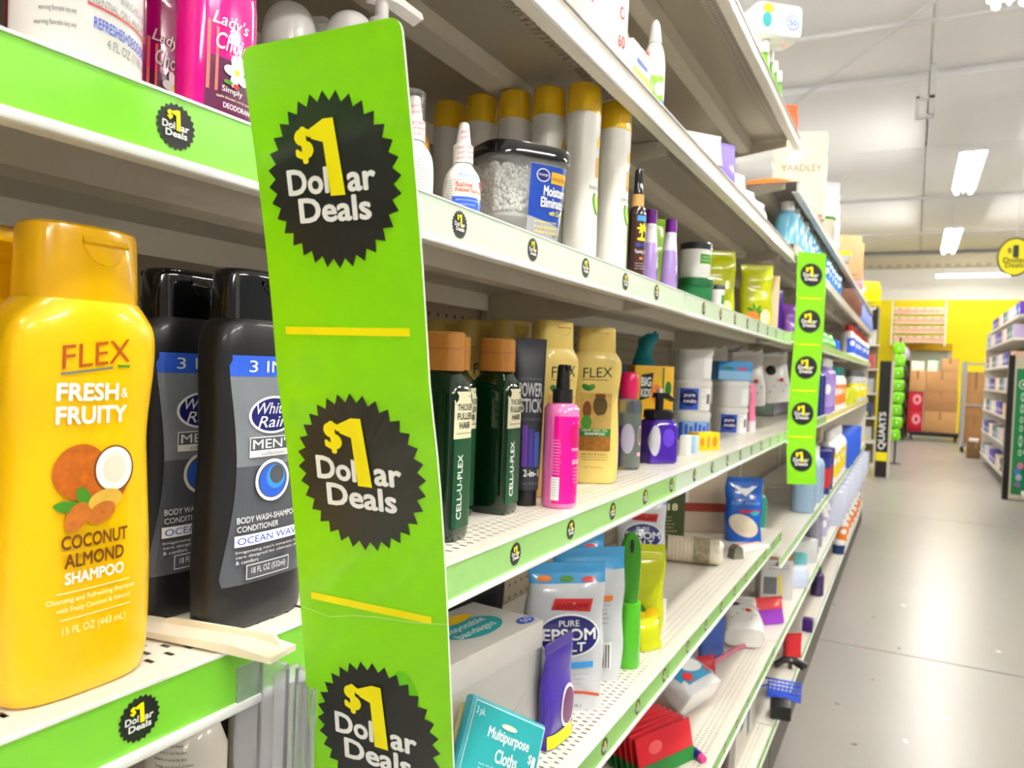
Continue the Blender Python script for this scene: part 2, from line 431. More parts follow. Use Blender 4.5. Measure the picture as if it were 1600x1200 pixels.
thing('end_board', [('end_board', B().box(-.664, -.33, 0, .02, 0, 1.72, CREAM).mesh('end_board'))], (0, 2*SEC+4*SEC+.008, 0), 'cream end board closing the far end of the left shelving', 'panel', rz=0)
# bays farther down the aisle
ZF = [('top', 1.765), ('second', 1.585), ('third', 1.33), ('fourth', 1.035), ('fifth', .665), ('sixth', .415), ('bottom', .163)]
ORD = ('first', 'second', 'third', 'fourth')
for i in range(4):
    y0 = 2*SEC+i*SEC+.005
    frame(y0, f'shelving back of the {ORD[i]} bay beyond the small hanging lime sign', False, i == 3)
    for nme, z in ZF:
        parts = [('deck', once(('deckp', SEC), lambda: deck_mesh(SEC, False))), ('strip_rail', _c[('rail', SEC)]), ('stiffener', _c[('chan', .030, -.125)]), ('bracket', _c['bracket']),
                 ('price_strip', (once(('strip', LIMEGLARE.name), lambda: strip_mesh(SEC, LIMEGLARE)) if z > .5 and nme != 'fourth' or i == 0 else once('ystrip', lambda: strip_mesh(SEC, mat('pale_yellow_strip', (248, 242, 150), .5, coat=.5))) if nme == 'fourth' else once(('strip', MINT.name), lambda: strip_mesh(SEC, MINT))) if z < 1.5 else once('greystrip', lambda: strip_mesh(SEC, GREY)))]
        if nme == 'bottom': parts.append(('kick_plate', _c['kick']))
        thing('gondola_shelf', parts, (XF, y0, z), f'distant cream shelf, {nme} level, {ORD[i]} bay past the small lime sign', 'shelf', 'cream gondola shelves down the aisle', rz=0)

# ------------------------------------------------------------------ hanging lime signs
def flag_sign(surf, W, top, n, pitch, R, first, name, loc, label, holder=None):
    """surf(u, v): u across 0..W, v down from the top; printed face looks at the camera"""
    b = B(); nu, nv = 6, 40; Hh = pitch*n
    def P(u, v, lift): p = surf(u, v); return (p[0], p[1]-lift, p[2])
    def corner(u, v):                              # rounded top corners
        r = .006
        for cu in (r, W-r):
            if v < r and (u < r if cu == r else u > W-r):
                d = Vector((u-cu, v-r)); m_ = max(abs(d.x), abs(d.y))
                if d.length > 0: d = d*(m_/d.length); return cu+d.x, r+d.y
        return u, v
    us = [0, .002, .004, .006]+[W*i/8 for i in range(1, 8)]+[W-.006, W-.004, W-.002, W]
    vs = [0, .002, .004, .006]+[Hh*i/nv for i in range(1, nv+1)]
    m_, k_ = len(us), len(vs)
    v = [P(*corner(u, q), 0) for q in vs for u in us]; v2 = [(x, y+.0011, z) for x, y, z in v]
    f = [(j*m_+i, (j+1)*m_+i, (j+1)*m_+i+1, j*m_+i+1) for j in range(k_-1) for i in range(m_-1)]
    b.add(v, f, LIME, True); b.add(v2, [q[::-1] for q in f], CARD, True)
    edge = [i for i in range(m_)]+[j*m_+m_-1 for j in range(1, k_)]+[(k_-1)*m_+i for i in range(m_-2, -1, -1)]+[j*m_ for j in range(k_-2, 0, -1)]
    N = len(edge); ev = [v[i] for i in edge]+[v2[i] for i in edge]
    b.add(ev, [(i, (i+1) % N, (i+1) % N+N, i+N) for i in range(N)], CARD)
    parts = [('card', b.mesh('card'))]
    for i in range(n):
        c = first+i*pitch
        pr = Print(lambda u, z, l: P(W/2+u, c-z, l)).badge(0, 0, R); parts.append(('price_badge', pr.mesh('price_badge')))
        if i < n-1:
            pr = Print(lambda u, z, l: P(u, c+pitch/2-z, l)).rect(W*.09, W*.905, -.0019, .0019, YEL, 8, 1); parts.append(('yellow_bar', pr.mesh('yellow_bar')))
    if holder:
        parts.append(holder)
        cr = [(0, .275), (.02, .2775), (.035, .274), (.05, .272), (.075, .2705), (W, .268)]
        q = Print(lambda u, z, l: P(u, z, l)); q.lay([p for p in cr]+[(u, z+.00045) for u, z in cr], [(i, i+1, i+len(cr)+1, i+len(cr)) for i in range(len(cr)-1)], mat('crease_white', (196, 236, 140), .6))
        parts.append(('crease', q.mesh('crease')))
        q = Print(lambda u, z, l: P(u, z, l)); q.k = .0001; q.oval(.064, .318, .010, .020, mat('damp_stain', (104, 206, 6), .4, coat=.3)); parts.append(('stain', q.mesh('stain')))
    thing(name, parts, loc, label, 'sign', 'lime hanging flag signs', rz=0)
def surf1(u, v):
    ctl = [(0, .261, -.288), (.128, .289, -.288), (.20, .296, -.281), (.265, .306, -.281), (.37, .321, -.285), (.70, .34, -.285)]
    for a, c in zip(ctl, ctl[1:]):
        if v <= c[0] or c is ctl[-1]:
            t = (v-a[0])/(c[0]-a[0]); y = a[1]+(c[1]-a[1])*t; x = a[2]+(c[2]-a[2])*t; break
    y = .262+.030*math.sin(min(v/.2, 1)*math.pi/2)+max(v-.16, 0)*.14
    x = -.287+.006*(1/(1+math.exp(-(v-.17)*40)))
    return (x+u, y, 1.3435-v+u*.06*(v-.1))
CLR2 = mat('clear_acrylic', (236, 236, 244), .12, trans=.72, ior=1.35)
hol = B().box(-.318, -.298, .316, .319, .80, 1.030, CLR2).box(-.318, -.316, .300, .319, .80, 1.030, CLR2).box(-.298, -.262, .3235, .3265, .80, 1.026, CLR2)
for dx in (.003, .008, .013, .018): hol.box(-.289+dx, -.2875+dx, .307, .3095, .80, 1.026, CLR2)
hol.box(-.298, -.2965, .307, .3265, .80, 1.028, CLR2)
flag_sign(surf1, .092, 1.3435, 5, .137, .039, .0625, 'flag_sign', (0, 0, 0), 'big lime green dollar deals sign hanging in front of the shelves', ('sign_holder', hol.mesh('sign_holder')))
a2 = math.radians(33)
def surf2(u, v):
    w_ = .006*math.sin(v*9); q = u*math.cos(a2)
    return (-.318+q+w_*.5+max(v-.55, 0)*.05, 2.40+u*math.sin(a2)+w_-max(v-.5, 0)*.1, 1.565-v)
flag_sign(surf2, .09, 1.565, 5, .137, .036, .066, 'flag_sign', (0, 0, 0), 'narrow lime green dollar deals sign hanging farther down the shelves')
CLIP = mat('beige_plastic', (240, 226, 202), .45, coat=.2)
cl = B().prism([(-.105, .0012), (-.012, .0012), (.006, .0006), (.030, 0), (.030, .003), (.004, .006), (-.03, .005), (-.105, .0035)], -.011, .011, CLIP)
cl.prism([(-.06, .004), (.026, .003), (.02, .009), (-.05, .008)], .004, .0062, CLIP)
thing('sign_clip', [('sign_clip', cl.mesh('sign_clip'))], (-.318, .300, 1.0405), 'beige plastic clip on the shelf edge holding the big lime sign', 'clip', rz=8)

# ------------------------------------------------------------------ product builders
def col(name, rgb, rough=.3, coat=.5, **k): return mat(name, rgb, rough, coat=coat, **k)
FLEXY = col('yellow_bottle_plastic', (250, 196, 0), .3, .4, var=.02)
FLEXYC = col('yellow_cap_plastic', (243, 182, 4), .24, .5, var=.02)
FLEXC = col('pale_gold_bottle_plastic', (226, 200, 112), .34, .3)
RUST = mat('rust_print', (182, 82, 10), .5); BRN = mat('brown_print', (120, 62, 12), .5)
LEAF = mat('leaf_green_print', (70, 140, 30), .5); ALM = mat('almond_print', (196, 110, 36), .5, var=.35, scale=300)
COCO = mat('coconut_husk_print', (192, 96, 16), .55, var=.45, scale=260); NUT = mat('nut_print', (226, 180, 70), .5, var=.2, scale=200)
PALEY = mat('pale_yellow_print', (255, 244, 190), .5); GREENP = mat('green_print', (34, 120, 50), .45)
SKYB = mat('sky_blue_print', (60, 150, 220), .4); ORNG = mat('orange_print', (240, 130, 40), .45); TEALP = mat('teal_print', (40, 165, 170), .45)
BLKT = mat('black_text_print', (40, 40, 42), .6)

FBODY = [(0, .030, .0165, 3), (.003, .0340, .019, 3), (.02, .0362, .0205, 3), (.06, .0360, .0205, 3), (.10, .0338, .0198, 3), (.122, .0332, .0195, 3), (.152, .0362, .0203, 3), (.168, .0358, .020, 3), (.177, .031, .0188, 2.8), (.1815, .0272, .0172, 2.8)]
FCAP = [(.1815, .0272, .0172, 2.8), (.186, .0272, .0172, 2.8), (.2115, .0262, .0165, 2.8), (.2145, .0255, .016, 2.8), (.216, .0235, .014, 2.8)]
def flip_cap(secs, m):
    b = B().loft(secs, m, 40)
    z1 = secs[-3][0]; h = z1-secs[0][0]
    pr = Print(front_of(secs)); lip = B()
    notch = B()
    sf = front_of(secs)
    pts = [(.0115*math.cos(t), z1-.001-h*.42*abs(math.sin(t))) for t in [math.pi+math.pi*i/14 for i in range(15)]]
    v = [sf(u+.003, z, .0004) for u, z in pts]+[sf(u*.86+.003, z+(.0006 if abs(u) < .01 else 0), -.0006) for u, z in pts]
    notch.add(v, [(i, i+1, i+16, i+15) for i in range(14)], m, True)
    v = [sf(-.0085+.023*i/10, z1-.0012, .0002) for i in range(11)]+[sf(-.0085+.023*i/10, z1-.0035, .0016) for i in range(11)]+[sf(-.0085+.023*i/10, z1-.0046, .0002) for i in range(11)]
    notch.add(v, [(i, i+1, i+12, i+11) for i in range(10)]+[(i+11, i+12, i+23, i+22) for i in range(10)], m, True)
    seam = B().loft([(secs[0][0]+.0004, secs[0][1]*.985, secs[0][2]*.985, 2.8), (secs[0][0]-.0005, secs[0][1]*.985, secs[0][2]*.985, 2.8)], DARK, 32)
    return [('cap', b.mesh('cap'), [('thumb_lip', notch.mesh('thumb_lip'))])]
def flex_yellow():
    p = Print(front_of(FBODY, 4)); o = -.0025
    p.text('FLEX', -.016+o, .0165+o, .1500, .1605, RUST, .0, rot=.13)
    p.rect(-.0165+o, .0075+o, .1478, .1488, GREYT, 8, 1, lambda u, z: (u, z+.13*(u+.016))); p.rect(.010+o, .0165+o, .1512, .1524, LEAF, 4, 1)
    p.text('FRESH', -.018+o, .011+o, .1357, .1440, WHITE, .035); p.text('&', .0122+o, .0158+o, .1370, .1415, WHITE, .01)
    p.text('FRUITY', -.018+o, .0155+o, .1252, .1335, WHITE, .035)
    p.oval(-.0065+o, .1035, .0125, .0128, COCO); p.oval(.004+o, .0965, .0125, .0095, COCO)
    p.oval(.0095+o, .1035, .0104, .0112, BRN); p.oval(.0095+o, .1037, .0094, .0102, WHITE); p.oval(.0095+o, .1037, .0060, .0066, mat('coconut_flesh', (236, 230, 215), .6))
    p.oval(-.0125+o, .0885, .0062, .0026, LEAF, rot=-.15); p.oval(-.0055+o, .0922, .0030, .0050, LEAF, rot=.5)
    p.oval(.005+o, .0895, .0085, .0050, NUT, rot=.15); p.oval(-.0085+o, .0835, .0048, .0072, ALM, rot=-.6); p.oval(.003+o, .084, .0072, .0046, ALM, rot=.4)
    p.text('COCONUT', -.0155+o, .0165+o, .0693, .0758, BRN, .03); p.text('ALMOND', -.0142+o, .0145+o, .0610, .0675, BRN, .03)
    p.text('SHAMPOO', -.0140+o, .0145+o, .0538, .0592, WHITE, .03)
    p.rect(-.0175+o, .018+o, .0500, .0505, PALEY, 10, 1); p.text('Cleansing and Refreshing Shampoo', -.0215+o, .0205+o, .0452, .0482, PALEY, .01)
    p.text('with Fruity Coconut & Almond', -.0175+o, .018+o, .0410, .0440, PALEY, .01); p.rect(-.016+o, .018+o, .0382, .0387, PALEY, 10, 1)
    p.text('15 FL OZ (443 mL)', -.015+o, .0155+o, .0305, .0350, PALEY, .0)
    return [('body', B().loft(FBODY, FLEXY, 44, 4).mesh('body'), [('printed_label', p.mesh())])]+flip_cap(FCAP, FLEXYC)
def flex_cream():
    p = Print(front_of(FBODY, 4))
    p.text('FLEX', -.019, .021, .1455, .1590, mat('dark_green_print', (34, 60, 24), .5), .0, rot=.06)
    p.rect(-.02, .016, .1428, .1436, BRN, 8, 1)
    p.oval(-.008, .1325, .0065, .004, LEAF, rot=.5); p.oval(-.014, .1325, .0065, .004, GREENP, rot=-.5)
    p.rect(-.022, .022, .0720, .125, mat('tan_label', (196, 160, 84), .5, var=.3, scale=160), 12, 8)
    p.oval(.006, .108, .010, .014, mat('oil_jar_print', (88, 70, 16), .4)); p.oval(.006, .1215, .008, .003, BRN); p.oval(-.012, .102, .006, .012, BRN)
    p.oval(.009, .0855, .012, .010, mat('seed_print', (190, 160, 90), .6, var=.5, scale=500)); p.oval(-.012, .085, .007, .010, LEAF)
    p.rect(-.022, .022, .066, .0765, GREENP, 12, 3); p.text('HEMP SEED OIL', -.018, .018, .0725, .0757, PALEY, .0); p.text('SHAMPOO', -.014, .014, .0675, .0712, WHITE, .02)
    p.rect(-.022, .022, .046, .066, mat('harvest_print', (150, 96, 20), .5, var=.6, scale=220), 12, 4)
    p.text('with Aloe & Vitamins', -.018, .018, .0400, .0428, BRN, .01); p.rect(-.02, .02, .0372, .0377, BRN, 8, 1); p.text('Vegan & Cruelty Free', -.018, .018, .0325, .0352, BRN, .01); p.text('15 FL OZ (443 mL)', -.013, .013, .0215, .0245, BRN, 0)
    return [('body', B().loft(FBODY, FLEXC, 40, 4).mesh('body'), [('printed_label', p.mesh())])]+flip_cap(FCAP, col('pale_gold_cap', (220, 192, 100), .3, .4))
WBODY = [(0, .034, .0135, 3), (.003, .0365, .0155, 3), (.02, .0375, .0165, 3), (.05, .0375, .0165, 3), (.09, .0355, .0158, 3), (.115, .0350, .0155, 3), (.145, .0362, .0162, 3), (.165, .0365, .0162, 3), (.176, .0335, .0150, 2.8), (.1800, .0290, .0138, 2.8)]
WCAP = [(.1800, .0290, .0138, 2.8), (.184, .0290, .0138, 2.8), (.2045, .0285, .0135, 2.8), (.2075, .0275, .013, 2.8), (.209, .0255, .0115, 2.8)]
def rain_black():
    lab = mat('grey_bottle_label', (128, 134, 142), .32, coat=.6, var=.2, scale=30)
    lab2 = mat('slate_bottle_label', (84, 88, 96), .32, coat=.6, var=.12, scale=60)
    p = Print(front_of(WBODY, 4))
    def hw(z):
        t = (z-.027)/(.159-.027); return .0335-.0075*math.sin(min(max(t, 0), 1)*math.pi)**1.5+(-.0025*t)
    def warp(u, z): return (u*hw(z)/.032*(1 if .031 < z < .155 else .95), z)
    p.rect(-.032, .032, .027, .095, lab2, 16, 14, warp); p.rect(-.032, .032, .095, .147, lab, 16, 8, warp)
    p.rect(-.032, .032, .147, .159, BLUE, 16, 4, warp)
    for i in range(6):
        u = -.024+.0105*(i % 5); z = .036+.009*(i % 3)
        p.poly([(u, z), (u+.006, z+.004), (u+.006, z+.012), (u, z+.008)], mat('slate_pattern', (74, 78, 86), .35, coat=.5))
    p.text('3 IN 1', -.0195, .0175, .1495, .1563, WHITE, .0)
    p.oval(0, .1245, .0185, .0112, WHITE); p.oval(0, .1245, .0168, .0098, NAVY)
    p.text('White', -.0135, .0115, .1250, .1318, WHITE, .005, .25); p.text('Rain.', -.012, .0135, .1170, .1238, WHITE, .005, .25)
    p.rect(-.0175, .0175, .1000, .1118, WHITE, 8, 3); p.rect(-.0169, .0169, .1040, .1112, lab2, 8, 2); p.text("MEN'S", -.0155, .0155, .1048, .1105, WHITE, .01); p.text('collection', -.009, .009, .1008, .1032, GREYT, .0)
    p.oval(0, .0858, .0135, .0125, WHITE); p.oval(0, .0858, .0115, .0106, lab2); p.oval(.0, .0855, .0105, .0098, BLUE); p.oval(.0022, .0877, .0076, .0073, SKYB); p.oval(.0030, .0890, .0058, .0056, lab2)
    p.text('BODY WASH-SHAMPOO', -.0255, .0205, .0628, .0664, WHITE, .01); p.text('CONDITIONER', -.0255, .0045, .0578, .0612, WHITE, .01)
    p.rect(-.027, .027, .0495, .0560, WHITE, 12, 3); p.text('OCEAN WAVE', -.0252, .0235, .0507, .0547, BLUE, .0)
    for i, t in enumerate(("Invigorating men's complete body", 'care designed for ultimate clean', '& comfort.')): p.text(t, -.0262, (.0255, .0255, -.0105)[i], .0453-i*.0028, .0474-i*.0028, WHITE, .0)
    p.rect(-.0195, .0135, .0300, .0385, WHITE, 8, 3); p.rect(-.0190, .0130, .0305, .0380, lab2, 8, 3); p.text('18 FL OZ (532ml)', -.016, .0105, .0320, .0365, WHITE, .0)
    return [('body', B().loft(WBODY, col('satin_black_plastic', (24, 24, 26), .38, .15), 44, 4).mesh('body'), [('printed_label', p.mesh())])]+flip_cap(WCAP, GLOSSB)
PINK = col('hot_pink_plastic', (232, 0, 140), .14, .8, var=.03); MAG = col('magenta_plastic', (176, 0, 112), .2, .6)
LBODY = [(0, .020, .0125, 2.6), (.003, .0218, .0140, 2.6), (.03, .0222, .0145, 2.6), (.066, .0222, .0145, 2.6), (.072, .0218, .0142, 2.6)]
def ladys(mb):
    p = Print(front_of(LBODY))
    p.rect(-.017, .0205, .002, .034, mat('plum_label', (92, 12, 66), .35, coat=.5, var=.25, scale=90), 12, 6)
    for i in range(2): p.rect(-.0165+i*.0042, -.0150+i*.0042, .016, .052-.003*i, mat('peach_streak', (250, 120, 110), .35, coat=.5), 2, 6)
    p.text("Lady's", -.0145, .0085, .0485, .0575, WHITE, .01, .3); p.text('Choice', -.0125, .0120, .0380, .0470, WHITE, .01, .3)
    for a in range(5): p.oval(.0005+.0042*math.cos(a*1.257+.6), .0285+.0046*math.sin(a*1.257+.6), .0042, .0027, WHITE, 14, rot=a*1.257+.6)
    p.oval(.0005, .0285, .0015, .0018, YEL, 10); p.oval(-.005, .0220, .003, .0012, LEAF, 12); p.oval(.000, .0210, .002, .0014, RED, 12)
    p.text('Simply', -.0090, .0045, .0155, .0195, WHITE, .0); p.text('apple blossom, iris & rose', -.012, .010, .0125, .0142, PALEY, .0); p.text('DEODORANT', -.0080, .0125, .0080, .0108, WHITE, .01)
    cap = [(.072, .0214, .0138, 2.6), (.078, .0216, .014, 2.6), (.100, .0200, .013, 2.5), (.116, .0150, .0100, 2.3), (.120, .007, .005, 2)]
    return [('body', B().loft(LBODY, mb, 36).mesh('body'), [('printed_label', p.mesh())]), ('cap', B().loft(cap, mb, 36, 3).mesh('cap'))]
def white_cologne():
    secs = [(0, .0255, .0255), (.003, .0275, .0275), (.11, .0275, .0275), (.125, .018, .018), (.13, .012, .012)]
    p = Print(front_of(secs)); G = mat('emerald_print', (0, 150, 90), .4)
    p.text('4 FL OZ (118 mL)', -.004, .022, .0110, .0165, GREYT, .0, rot=-.1); p.text('REFRESHES+DEODORIZES', -.0095, .0245, .0195, .0245, mat('royal_print', (40, 80, 200), .4), .01, rot=-.13)
    p.rect(-.012, .024, .0275, .0284, RED, 10, 1, lambda u, z: (u, z-.13*u)); p.text('ESSENTIAL OILS AND PLANT', -.012, .024, .0300, .0335, GREYT, 0, rot=-.12); p.text('ENRICHED WITH', .002, .022, .0345, .0378, GREYT, 0, rot=-.12)
    p.oval(.000, .0465, .0022, .0050, G, rot=.4); p.oval(.002, .0565, .0100, .0030, G, rot=-.25); p.text('RAIN', .010, .025, .058, .066, G, .02)
    for i in range(9): p.text('warning flammable keep away', -.0262+.0007*(i % 2), -.0160, .0660-i*.0062, .0690-i*.0062, BLKT, 0)
    return [('bottle', B().loft(secs, WPL, 40).mesh('bottle'), [('printed_label', p.mesh())]), ('cap', B().loft([(.13, .0125, .0125), (.155, .0125, .0125), (.157, .011, .011)], WPL, 24).mesh('cap'))]
def dome_bottle():
    return [('bottle', B().loft([(0, .019, .019), (.004, .0215, .0215), (.118, .0215, .0215), (.120, .0205, .0205)], WPL, 32).mesh('bottle')),
            ('dome_cap', B().loft([(.1205, .0215, .0215), (.135, .0213, .0213), (.148, .0185, .0185), (.156, .0125, .0125), (.160, .004, .004)], WPL, 32, 3).mesh('dome_cap'))]
def pump_bottle():
    noz = B().loft([(.150, .006, .006), (.166, .006, .006)], WPL, 16)
    noz.prism([(-.011, .166), (.010, .166), (.034, .1575), (.036, .1585), (.034, .163), (.012, .172), (-.008, .172), (-.0115, .170)], -.0085, .0085, WPL)
    return [('bottle', B().loft([(0, .018, .018), (.004, .020, .020), (.12, .020, .020), (.132, .012, .012)], WPL, 28, 2).mesh('bottle')),
            ('collar', B().loft([(.132, .011, .011), (.150, .011, .011)], WPL, 24).mesh('collar')), ('pump_head', noz.mesh('pump_head'))]
def nasal(front):
    secs = [(0, .0150, .0150), (.002, .0168, .0168), (.030, .0168, .0168), (.042, .0150, .0150), (.050, .0098, .0098), (.0535, .0075, .0075)]
    p = Print(front_of(secs, 3))
    if front:
        p.text('PERSONAL CARE', -.008, .007, .0395, .0425, SKYB, 0); p.oval(.0092, .041, .0012, .0022, SKYB, 10, rot=-.5)
        p.rect(-.0125, .0125, .0358, .0361, RED, 8, 1); p.text('Saline', -.011, .0035, .0300, .0345, mat('coral_print', (242, 100, 60), .4), .02); p.text('Nasal Spray', -.011, .0135, .0248, .0292, _m['coral_print'], .02)
        p.rect(-.0132, .0145, .006, .0215, BLUE, 12, 4); p.lines(-.0105, .0125, .0195, .0038, 3, WHITE, .0016); p.oval(.0138, .0345, .0018, .004, RED, 12)
    else:
        p.lines(-.004, .0145, .039, .0023, 15, BLKT, .0014)
    p.lines(-.0165, -.0125, .036, .0023, 12, BLKT, .0013)
    cap = [(.0535, .0092, .0092), (.069, .0090, .0090), (.0705, .0070, .0070), (.0715, .0066, .0066), (.088, .0045, .0045), (.0895, .0035, .0035)]
    q = Print(front_of(cap))
    for i, z in enumerate((.0565, .0610, .0655)): q.text('SAFETY SEALED', -.0075, .0075, z-.0012, z+.0010, mat('pink_seal_print', (232, 110, 140), .5), 0, rot=.15)
    for z in (.075, .0800): q.text('SEALED', -.0042, .0042, z-.0012, z+.0010, _m['pink_seal_print'], 0, rot=.3)
    return [('bottle', B().loft(secs, WPL, 32, 3).mesh('bottle'), [('printed_label', p.mesh())]), ('nozzle_cap', B().loft(cap, WPL, 28).mesh('nozzle_cap'), [('seal_print', q.mesh())])]
def moisture_tub():
    secs = [(0, .034, .024, 3.6), (.003, .0365, .0265, 3.6), (.080, .0425, .0315, 3.6)]
    tubm = mat('clear_tub_plastic', (232, 236, 236), .08, alpha=.22, coat=.5)
    b = B().loft(secs, tubm, 40); p = Print(front_of(secs))
    sky = mat('blue_tub_label', (28, 70, 170), .3, coat=.5, var=.25, scale=70)
    p.rect(-.006, .0405, .006, .0755, mat('silver_tub_label', (170, 172, 174), .35, coat=.5), 10, 8); p.rect(-.0055, .0405, .0265, .0750, sky, 10, 8, lambda u, z: (u, z-.2*(u if z < .03 else 0)))
    p.oval(.0082, .0655, .0072, .0060, WHITE); p.oval(.0082, .0655, .0064, .0052, NAVY); p.text('Homebright', .003, .0135, .0640, .0672, WHITE, 0, .2)
    p.rect(.0170, .040, .0590, .0695, mat('amber_print', (226, 170, 40), .4), 6, 2); p.text('Bonus Size 20% more', .0185, .039, .0620, .0655, BLKT, 0)
    p.text('Moisture', .0095, .0375, .0470, .0565, WHITE, .03); p.text('Eliminator', .0070, .0385, .0365, .0460, WHITE, .03); p.text('with Charcoal', .017, .0375, .0295, .0345, YEL, .01)
    for i, t in enumerate(('Eliminates musty odors', 'Attracts excess moisture', 'Perfect for closets')): p.text(t, .004, .027, .0215-i*.0046, .0245-i*.0046, YEL, 0); p.oval(.0022, .0230-i*.0046, .0006, .0008, WHITE, 8)
    p.text('Net Wt 10.5 oz', .022, .0385, .0095, .0125, BLKT, 0)
    pel = B(); bm = bmesh.new(); bmesh.ops.create_icosphere(bm, subdivisions=1, radius=.00235); bm.verts.ensure_lookup_table()
    iv = [v.co.copy() for v in bm.verts]; jf = [tuple(v.index for v in f.verts) for f in bm.faces]; bm.free()
    wm = mat('white_pellet', (238, 238, 236), .6)
    for i in range(900):
        u = random.uniform(-.034, .030); z = random.uniform(.031, .074); y = -.022*(1-(abs(u)/.038)**3.6)**.28+random.uniform(0, .007)
        if i > 520: u = random.uniform(-.0345, -.030); y = random.uniform(-.018, .016)
        c = Vector((u, y, z)); pel.add([q+c for q in iv], jf, wm, True)
    lid = [(.080, .0440, .0330, 3.6), (.0805, .0452, .0342, 3.6), (.090, .0452, .0342, 3.6), (.0925, .0435, .0325, 3.6)]
    return [('tub', b.mesh('tub'), [('printed_label', p.mesh())]), ('pellets', pel.mesh('pellets')), ('inner_tray', B().loft([(.026, .034, .0235, 3.6), (.029, .0345, .024, 3.6)], mat('tray_plastic', (205, 208, 208), .4), 32).mesh('inner_tray')), ('lid', B().loft(lid, GLOSSB, 40).mesh('lid'))]
def gold_cap_bottle():
    secs = [(0, .019, .0160, 2.4), (.003, .0215, .0182, 2.4), (.02, .0222, .0188, 2.4), (.08, .0212, .0182, 2.4), (.13, .0205, .0178, 2.4), (.17, .0212, .0185, 2.4), (.184, .0215, .0187, 2.4)]
    cap = [(.1842, .0215, .0187, 2.4), (.190, .0217, .0188, 2.4), (.2165, .0210, .0182, 2.4), (.2185, .0198, .0172, 2.4), (.2195, .018, .0155, 2.4)]
    p = Print(front_of(secs, 3))
    p.oval(.0105, .152, .0055, .010, GOLD, rot=-.5); p.rect(.003, .013, .108, .132, mat('gold_foil_print', (190, 150, 50), .3, metal=.5), 4, 4); p.oval(.006, .0760, .0062, .0135, LEAF, rot=.3); p.oval(.0075, .0765, .0050, .0115, mat('lime_slice', (178, 220, 100), .5), rot=.3)
    p.text('SHAMPOO', -.008, .012, .092, .097, GREYT, 0); p.lines(-.002, .012, .052, .004, 4, GREYT, .002)
    return [('bottle', B().loft(secs, col('pearl_white_plastic', (238, 236, 228), .25, .6), 32, 3).mesh('bottle'), [('printed_label', p.mesh())]), ('cap', B().loft(cap, GOLD, 32).mesh('cap'))]
def brown_dropper():
    secs = [(0, .0100, .0100), (.002, .0115, .0115), (.085, .0115, .0115), (.092, .0095, .0095), (.094, .0070, .0070)]
    p = Print(front_of(secs))
    p.rect(-.0105, .0105, .004, .083, mat('cocoa_label', (60, 28, 20), .4), 8, 6); p.rect(-.006, .008, .074, .081, SKYB, 6, 2)
    p.rect(-.0008, .0010, .050, .064, YEL, 2, 3, lambda u, z: (u+.15*(z-.05), z))
    for a in range(6): p.oval(.002+.0038*math.cos(a*.9-.5), .064+.0035*math.sin(a*.9-.5), .0046, .0016, YEL, 10, rot=a*.9-.5)
    p.oval(.001, .050, .007, .0022, YEL, 12); p.text('HAWAII', -.007, .008, .040, .045, BLUE, .01); p.text('Tanning Oil', -.008, .0085, .030, .036, WHITE, .01); p.rect(-.002, .003, .023, .026, ORNG, 2, 1); p.lines(-.007, .008, .019, .0035, 3, WHITE, .0018)
    return [('bottle', B().loft(secs, col('dark_brown_plastic', (40, 18, 14), .15, .8), 24).mesh('bottle'), [('printed_label', p.mesh())]),
            ('collar', B().loft([(.094, .0078, .0078), (.110, .0078, .0078)], mat('wooden_collar', (206, 160, 96), .6), 20).mesh('collar')), ('cap', B().loft([(.110, .0062, .0062), (.142, .0055, .0055), (.144, .004, .004)], GLOSSB, 20).mesh('cap'))]
def remover():
    low = [(0, .0145, .012, 2.3), (.003, .016, .0132, 2.3), (.04, .0148, .0125, 2.3), (.068, .0122, .0108, 2.2)]
    up = [(.068, .0122, .0108, 2.2), (.088, .0098, .0092, 2), (.094, .0105, .0098, 2), (.097, .0085, .0085, 2)]
    p = Print(front_of(low)); p.oval(.003, .022, .006, .010, NAVY, rot=.4); p.oval(.005, .020, .005, .006, mat('violet_print', (160, 60, 170), .4)); p.rect(.0, .008, .045, .053, SKYB, 3, 2)
    return [('bottle', B().loft(low, col('lilac_plastic', (168, 140, 206), .2, .6), 28, 3).mesh('bottle'), [('printed_label', p.mesh())]), ('shoulder', B().loft(up, col('milky_plastic', (222, 216, 230), .22, .5), 28, 3).mesh('shoulder')),
            ('cap', B().loft([(.0972, .0090, .0090), (.1015, .0092, .0092), (.118, .0088, .0088), (.119, .0075, .0075)], col('purple_plastic', (112, 22, 140), .25, .6), 24).mesh('cap'))]
def jar(r, h, mb, ml, lidh=.014, pr=None, e=2):
    s = [(0, r*.92, r*.92, e), (.003, r*.96, r*.96, e), (h-lidh, r, r, e)]
    subs = []
    if pr: p = Print(front_of(s)); pr(p); subs = [('printed_label', p.mesh())]
    return [('body', B().loft(s, mb, 32).mesh('body'), subs), ('lid', B().loft([(h-lidh, r*1.04, r*1.04, e), (h-.002, r*1.04, r*1.04, e), (h, r*.98, r*.98, e)], ml, 32).mesh('lid'))]
def pouch_secs(w, h, t):
    a = w/2
    return [(0, a*.93, t*.46, 4), (.004, a*.97, t*.5, 4), (h*.30, a*.99, t*.5, 3), (h*.60, a, t*.40, 2.6), (h*.80, a, t*.24, 2.4), (h*.90, a*1.0, t*.08, 3), (h*.93, a, .0016, 6), (h, a, .0012, 6)]
